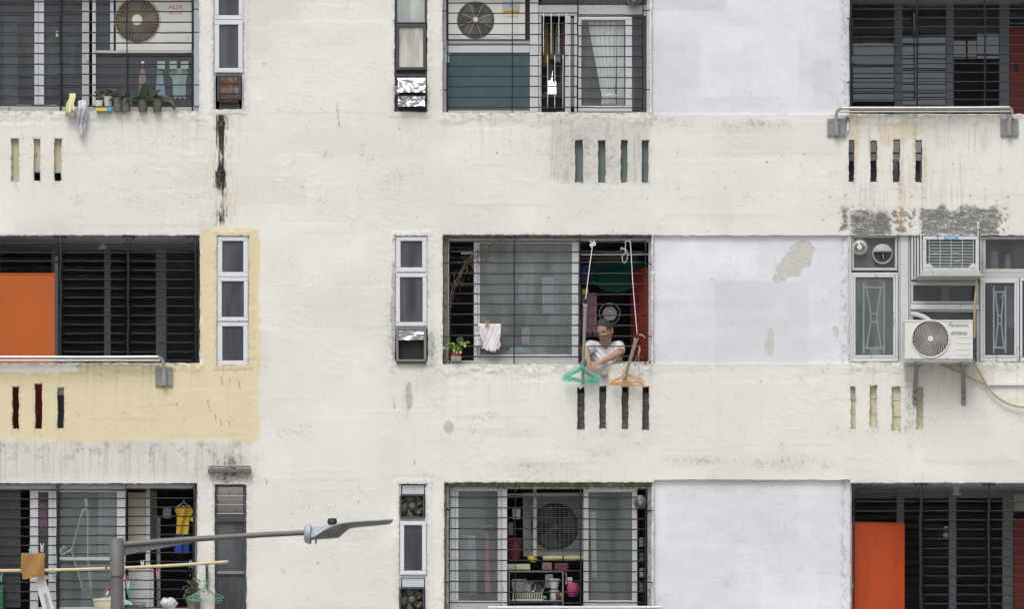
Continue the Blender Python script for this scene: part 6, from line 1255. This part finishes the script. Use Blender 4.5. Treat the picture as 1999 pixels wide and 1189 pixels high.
# ---------------------------------------------------------------- bottom left window: laundry pole and clutter
yl = -.30; t = thing('laundry_pole', 'long cream laundry pole stretched across the bottom left window', 'pole', P(405,1102,-.05))
pl = lambda u: 1115-.0030*max(0,u)-.0000815*max(0,u)**2
MB().tube([P(u,pl(u),yl) for u in np.linspace(-60,444,16)], .0165, 12).build('shaft', M['bamboo'], t, smooth=True)
MB().tube([P(440,pl(440),yl),P(445.5,pl(445),yl)], .0175, 12).build('end_cap', M['mpole'], t)
px(205,1102,209.5,1117,yl-.022,yl+.022).build('clamp', M['wood'], t)
t = thing('pole_bracket', 'rusty iron bracket tied with blue wire under the end of the laundry pole', 'bracket', P(404,1140,-.02)); MB().rect(401.5,1108,405.5,1150,-.05,-.006).build('wall_bar', M['rustd'], t); MB().tube([P(404,1112,-.03),P(404,1106,-.2),P(404,1104,yl)], .012, 8).build('arm', M['rustd'], t)
mb = MB(); [mb.tube([P(403.5+3.2*math.cos(a*.7),1101+i*1.5+3.5*math.sin(a*.7),yl-.004*math.sin(a)) for a in range(9)], .004, 5, True) for i in range(3)]; mb.tube(smooth_path([P(406,1106,yl),P(412,1110,yl),P(417,1109,yl)], 4), .003, 5); mb.build('wire_tie', M['tealp'], t)
tag(MB().grid(lambda a,b: (X(42+46*a-1.5*b+2*(b > .75)*(1-a)*1.5,yl), yl-.022-.008*math.sin(a*7+b*4), Z(1081+b*(51-6*a+1.5*math.sin(a*9)),yl)), 22, 24).build('hanging_cloth', M['cbrown'], org=P(65,1081,yl), solid=.004, smooth=True), 'brown towel folded over the laundry pole', 'cloth')
for u,v,m,lab,dn,h in ((59.5,1079,'pegb','blue peg at the top of the brown towel',False,15),(82,1070,'pegw','white peg on the grille bar above the brown towel',True,17),(1,1128,'pegb','blue peg at the left edge of the picture on the laundry pole',True,17),(278,1101,'pegw','white peg sitting up on the laundry pole right of the lamp post',True,13),(372,1102.5,'pegb','blue peg near the right end of the laundry pole',False,16),(308,1122,'pegp','pink peg hanging on the grille right of the lamp post',True,17),(250,1142,'pegw','white peg hanging above the wire basket',True,17),(251,1155,'pegt','teal peg hanging just below the white peg over the wire basket',True,14),(248,1128,'pegr','dark red peg beside the lamp post',True,12),(107,1126,'pegt','teal peg on the grille left of the thick post',True,10)):
    peg(u, v, yl+.01 if u in (59.5,278,372) else .01 if v < 1127 and u != 308 else -.05, m, lab, h, dn)
for dx, m, lab in ((0,'hmix','cream wire hanger hung sideways on the bottom left grille'),(3,'hteal','teal wire hanger hung sideways behind the cream one on the bottom left grille')):
    y = -.005-.012*(dx > 0); mb = MB(); L = lambda u, v: P(u+dx, v, y)
    mb.tube(smooth_path([L(166,974),L(168,985),L(167,991)], 4), .0045, 5)
    mb.tube([L(162,995),L(158,1004),L(140,1070),L(139,1076),L(158,1140),L(159,1150),L(163,1153),L(175,1153),L(177,1149),L(171,1090),L(170,1000),L(167,993)], .0024, 5, True)
    mb.tube(smooth_path([L(139,1073),L(128,1080),L(120,1083),L(117,1077),L(121,1070),L(128,1068)], 5), .003, 5)
    tag(mb.build('hanger', M[m], org=L(160,1070)), lab, 'hanger')
for i in range(3):
    hanger(P(399+2*i,1148,-.16-.015*i), .20-.01*i, .11+.014*i, 'hgreen2', .15+.25*i, .0036, True, lab=('front','middle','rear')[i]+' green wire hanger of the three hanging below the pole end', tilt=.05*(i-1))
t = thing('yellow_shirt', 'yellow t-shirt on a hanger inside the bottom left window', 't-shirt', P(358,1046,.2))
def ysh(a, b):
    sl = 6*math.exp(-((b-.22)/.2)**2); l = 346-4*(b < .3)*math.sin(pi*b/.3)-2*b; r = 371+6*math.sin(pi*min(1,b/.4))*(b < .4)-3*b; top = 5*abs(a-.5)*2
    return (X(l+(r-l)*a,.2), .2+.02*math.sin(a*9+b*3), Z(988+top*(1-b)*.8-4*(abs(a-.5) > .3)*(1-b)+b*57,.2))
MB().grid(ysh, 26, 26).build('shirt_body', M['shirty'], t, smooth=True, solid=.004); MB().grid(lambda a,b: (X(366+12*a,.19), .19+.015*math.sin(a*5), Z(1002+9*a+b*(13-3*a),.19)), 8, 6).build('sleeve', M['shirty'], t, smooth=True, solid=.004)
MB().tube([P(347,990,.2),P(357,982,.2),P(359,976,.2),P(360,982,.2),P(369,990,.2)], .004, 5).build('wire_hanger', M['wirew'], t)
tag(MB().grid(lambda a,b: (X(342+24*a-2*b+6*b*a,.21), .21+.02*math.sin(a*10+b), Z(1044+b*38,.21)), 20, 14).build('shorts', M['shortb'], org=P(355,1045,.21), solid=.004, smooth=True), 'blue shorts hanging under the yellow t-shirt', 'shorts')
# inner door, cabinet and boards in that room
px(250,962,284,1075,.34,.38).build('inner_door', M['potb'], B_); px(284.5,956,293,1190,.33,.38).build('door_frame', M['aluw'], B_); px(306,1010,313,1190,.5,.56).build('door_frame', M['fridge'], B_); px(294,960,306,1060,.7,.74).build('inner_door', M['potb'], B_); px(318,990,334,1012,.6,.64).build('inner_panel', M['cwb'], B_)
tag(px(250,1112,300,1189,.35,.7).build('washing_machine', M['aluw'], org=P(275,1189,.4), bevel=.008), 'grey white cabinet low behind the grille right of the lamp post', 'cabinet')
t = thing('white_board', 'slanted white board leaning in front of the bottom left grille', 'board', P(90,1189,-.2)); q = MB(); q.prism([(68,1134),(87,1126),(107,1192),(86,1200)], -.26, -.235); q.build('board_face', M['board'], t, bevel=.003); q = MB(); q.prism([(84,1160),(90,1158),(98,1192),(93,1194)], -.275, -.26); q.build('board_clip', M['wiregr'], t); 
MB().rect(70,1196,110,1230,-.3,.0).build('board_foot', M['board'], t)
t = thing('plastic_basket', 'pale yellow plastic basket of cyan hangers left of the lamp post', 'basket', P(214,1200,-.25)); mb = MB(); mb.lathe(P(214,1205,-.25), (0,0,1), [(0,0),(.145,0),(.17,.16),(.178,.165),(.178,.185),(.168,.185),(.16,.16),(.137,.01),(0,.01)], 28); mb.build('basket_body', M['cream'], t, smooth=True)
mb = MB(); [mb.obox(P(214,1187,-.25)+Vector((math.sin(a)*.163,-math.cos(a)*.163,0)), ((math.cos(a)*.005,math.sin(a)*.005,0),(math.sin(a)*.004,-math.cos(a)*.004,0),(0,0,.018))) for a in np.linspace(-1.3,1.3,16)]; mb.build('slot', M['hmix'], t)
for i in range(5):
    o = hanger(P(216+i*3.5,1165+i*.9,-.3-.012*i), .15+.012*(i % 3), .055, 'hcyan', RN.uniform(-.3,.3), .0058, False, lab='cyan plastic hanger heaped on the pale yellow basket behind the lamp post', grp='cyan hangers heaped on the basket', tilt=RN.uniform(-.12,.16))
t = thing('clothes_clip', 'maroon and white clips resting on the hangers left of the lamp post', 'clips', P(210,1158,-.3)); MB().tube(smooth_path([P(205,1161,-.32),P(208,1152,-.32),P(213,1146,-.32)], 4), .012, 6).build('clip', M['pegr'], t); MB().tube(smooth_path([P(208,1163,-.33),P(212,1155,-.33)], 4), .009, 6).build('clip', M['pegw'], t)
t = thing('wire_basket', 'dark wire mesh basket at the bottom edge right of the lamp post', 'basket', P(263,1200,-.22)); mb = MB()
for v in (1177,1183,1189,1195): mb.tube([P(243,v,-.3),P(283,v,-.3),P(283,v,-.15),P(243,v,-.15)], .003, 5, True)
for u in np.arange(243,285,3.4): mb.tube([P(u,1177,-.3),P(u,1200,-.3)], .002, 4)
mb.build('mesh_side', M['dkframe'], t); mb = MB()
for i in range(16): a = P(RN.uniform(248,280),1184+RN.uniform(-2,4),-.24); mb.tube(smooth_path([a, a+Vector((RN.uniform(-.05,.05),RN.uniform(-.03,.03),.03)), a+Vector((RN.uniform(-.06,.06),0,-.02))], 4), .004, 5)
mb.build('pegs_inside', M['wiregr'], t)
mb = MB(); s_ = np.random.RandomState(2)
def bagf(a, b):
    th = 2*pi*a; r = .088*math.sin(pi*min(.98,b*.75+.12))**.7*(1+.10*math.sin(th*3+b*4)+.06*math.sin(th*7-b*9)); return (X(329,-.22)+r*math.cos(th)*1.02, -.22+r*math.sin(th)*.7, Z(1190,-.22)+.115*b+.008*math.sin(th*4+b*6))
mb.grid(bagf, 36, 14); tag(mb.build('plastic_bag', M['bag'], org=P(329,1190,-.22), smooth=True), 'crumpled white plastic bag on the rack at bottom left', 'bag')
t = thing('potted_plant', 'bushy green plant behind the hanging green wire hangers', 'plant', P(376,1189,-.08)); fo = MB(); c = P(375,1156,-.08)
for i in range(170):
    q = c+Vector((rr.gauss(0,.034), rr.gauss(0,.03), rr.gauss(0,.075))); leaf(fo, q, (rr.uniform(-1,1), rr.uniform(-1,.3), rr.uniform(-.4,.9)), rr.uniform(.025,.045), .008, .3)
o = fo.build('foliage', M['leaf'], t, smooth=True); pot(t, 378, 1196, -.08, .06, .075, .13, 'potg'); MB().tube([P(377,1178,-.08),P(376,1150,-.08),P(375,1135,-.08)], .006, 6).build('stem', M['twig'], t)
t = thing('outdoor_rack', 'metal shelf rack carrying the baskets below the bottom left window', 'rack', P(200,1206,-.2)); MB().rect(100,1206,384,1210,-.46,-.004).build('shelf', M['galv'], t); 
for u in (110,374): MB().rect(u,1210.5,u+4,1240,-.40,-.004).build('bracket', M['galv'], t)
tag(px(330,1190,380,1205,-.3,-.12).build('yellow_tray', M['cyel'], org=P(355,1205,-.2), bevel=.004), 'low yellowish tray under the white plastic bag', 'tray')
tag(px(0,1144,6,1192,-.08,.0).build('green_brush', M['greenb'], org=P(3,1192,-.04), bevel=.01), 'dark green plastic brush at the left edge of the bottom window', 'brush')
tag(cloth(76,92,985,1035,.26,lambda b:(0,0),2,.01,10,10).build('hanging_cloth', M['chot'], org=P(84,985,.26), solid=.003, smooth=True), 'pink garment behind the narrow pane at bottom left', 'cloth')
tag(MB().ball(P(428,1162,.10), .045, 14, 10).build('plastic_bag', M['bag'], org=P(428,1170,.1), smooth=True), 'pale round bag behind the lower narrow glass at bottom left', 'bag')
# right-hand middle window: things behind the glass
for u0,u1,v0,v1,m,lab in ((1840,1852,556,590,'cgr','grey shirt behind the pane under the window air conditioner'),(1936,1948,490,528,'cgr','grey cloth behind the top right pane'),(1963,1972,496,528,'cgr','short grey cloth at the right behind the top right pane'),(1966,1980,560,640,'cgr','grey curtain edge behind the narrow white lattice')):
    tag(cloth(u0,u1,v0,v1,.18,lambda b:(-2*b,2*b),2,.008,10,10).build('hanging_cloth', M[m], org=P(u0,v0,.18), solid=.003, smooth=True), lab, 'cloth')
tag(MB().ball(P(1708,690,.2), (.06,.04,.07), 14, 10).build('plastic_bag', M['bag'], org=P(1708,700,.2), smooth=True), 'pale bag at the foot of the frosted sash with the white lattice', 'bag')
tag(px(1783,620,1906,708,.4,.42).build('blue_sheet', mat('teal_blue_sheet', (.05,.17,.22), .8), org=P(1850,708,.4)), 'teal blue sheet inside the window behind the outdoor air conditioner', 'sheet')
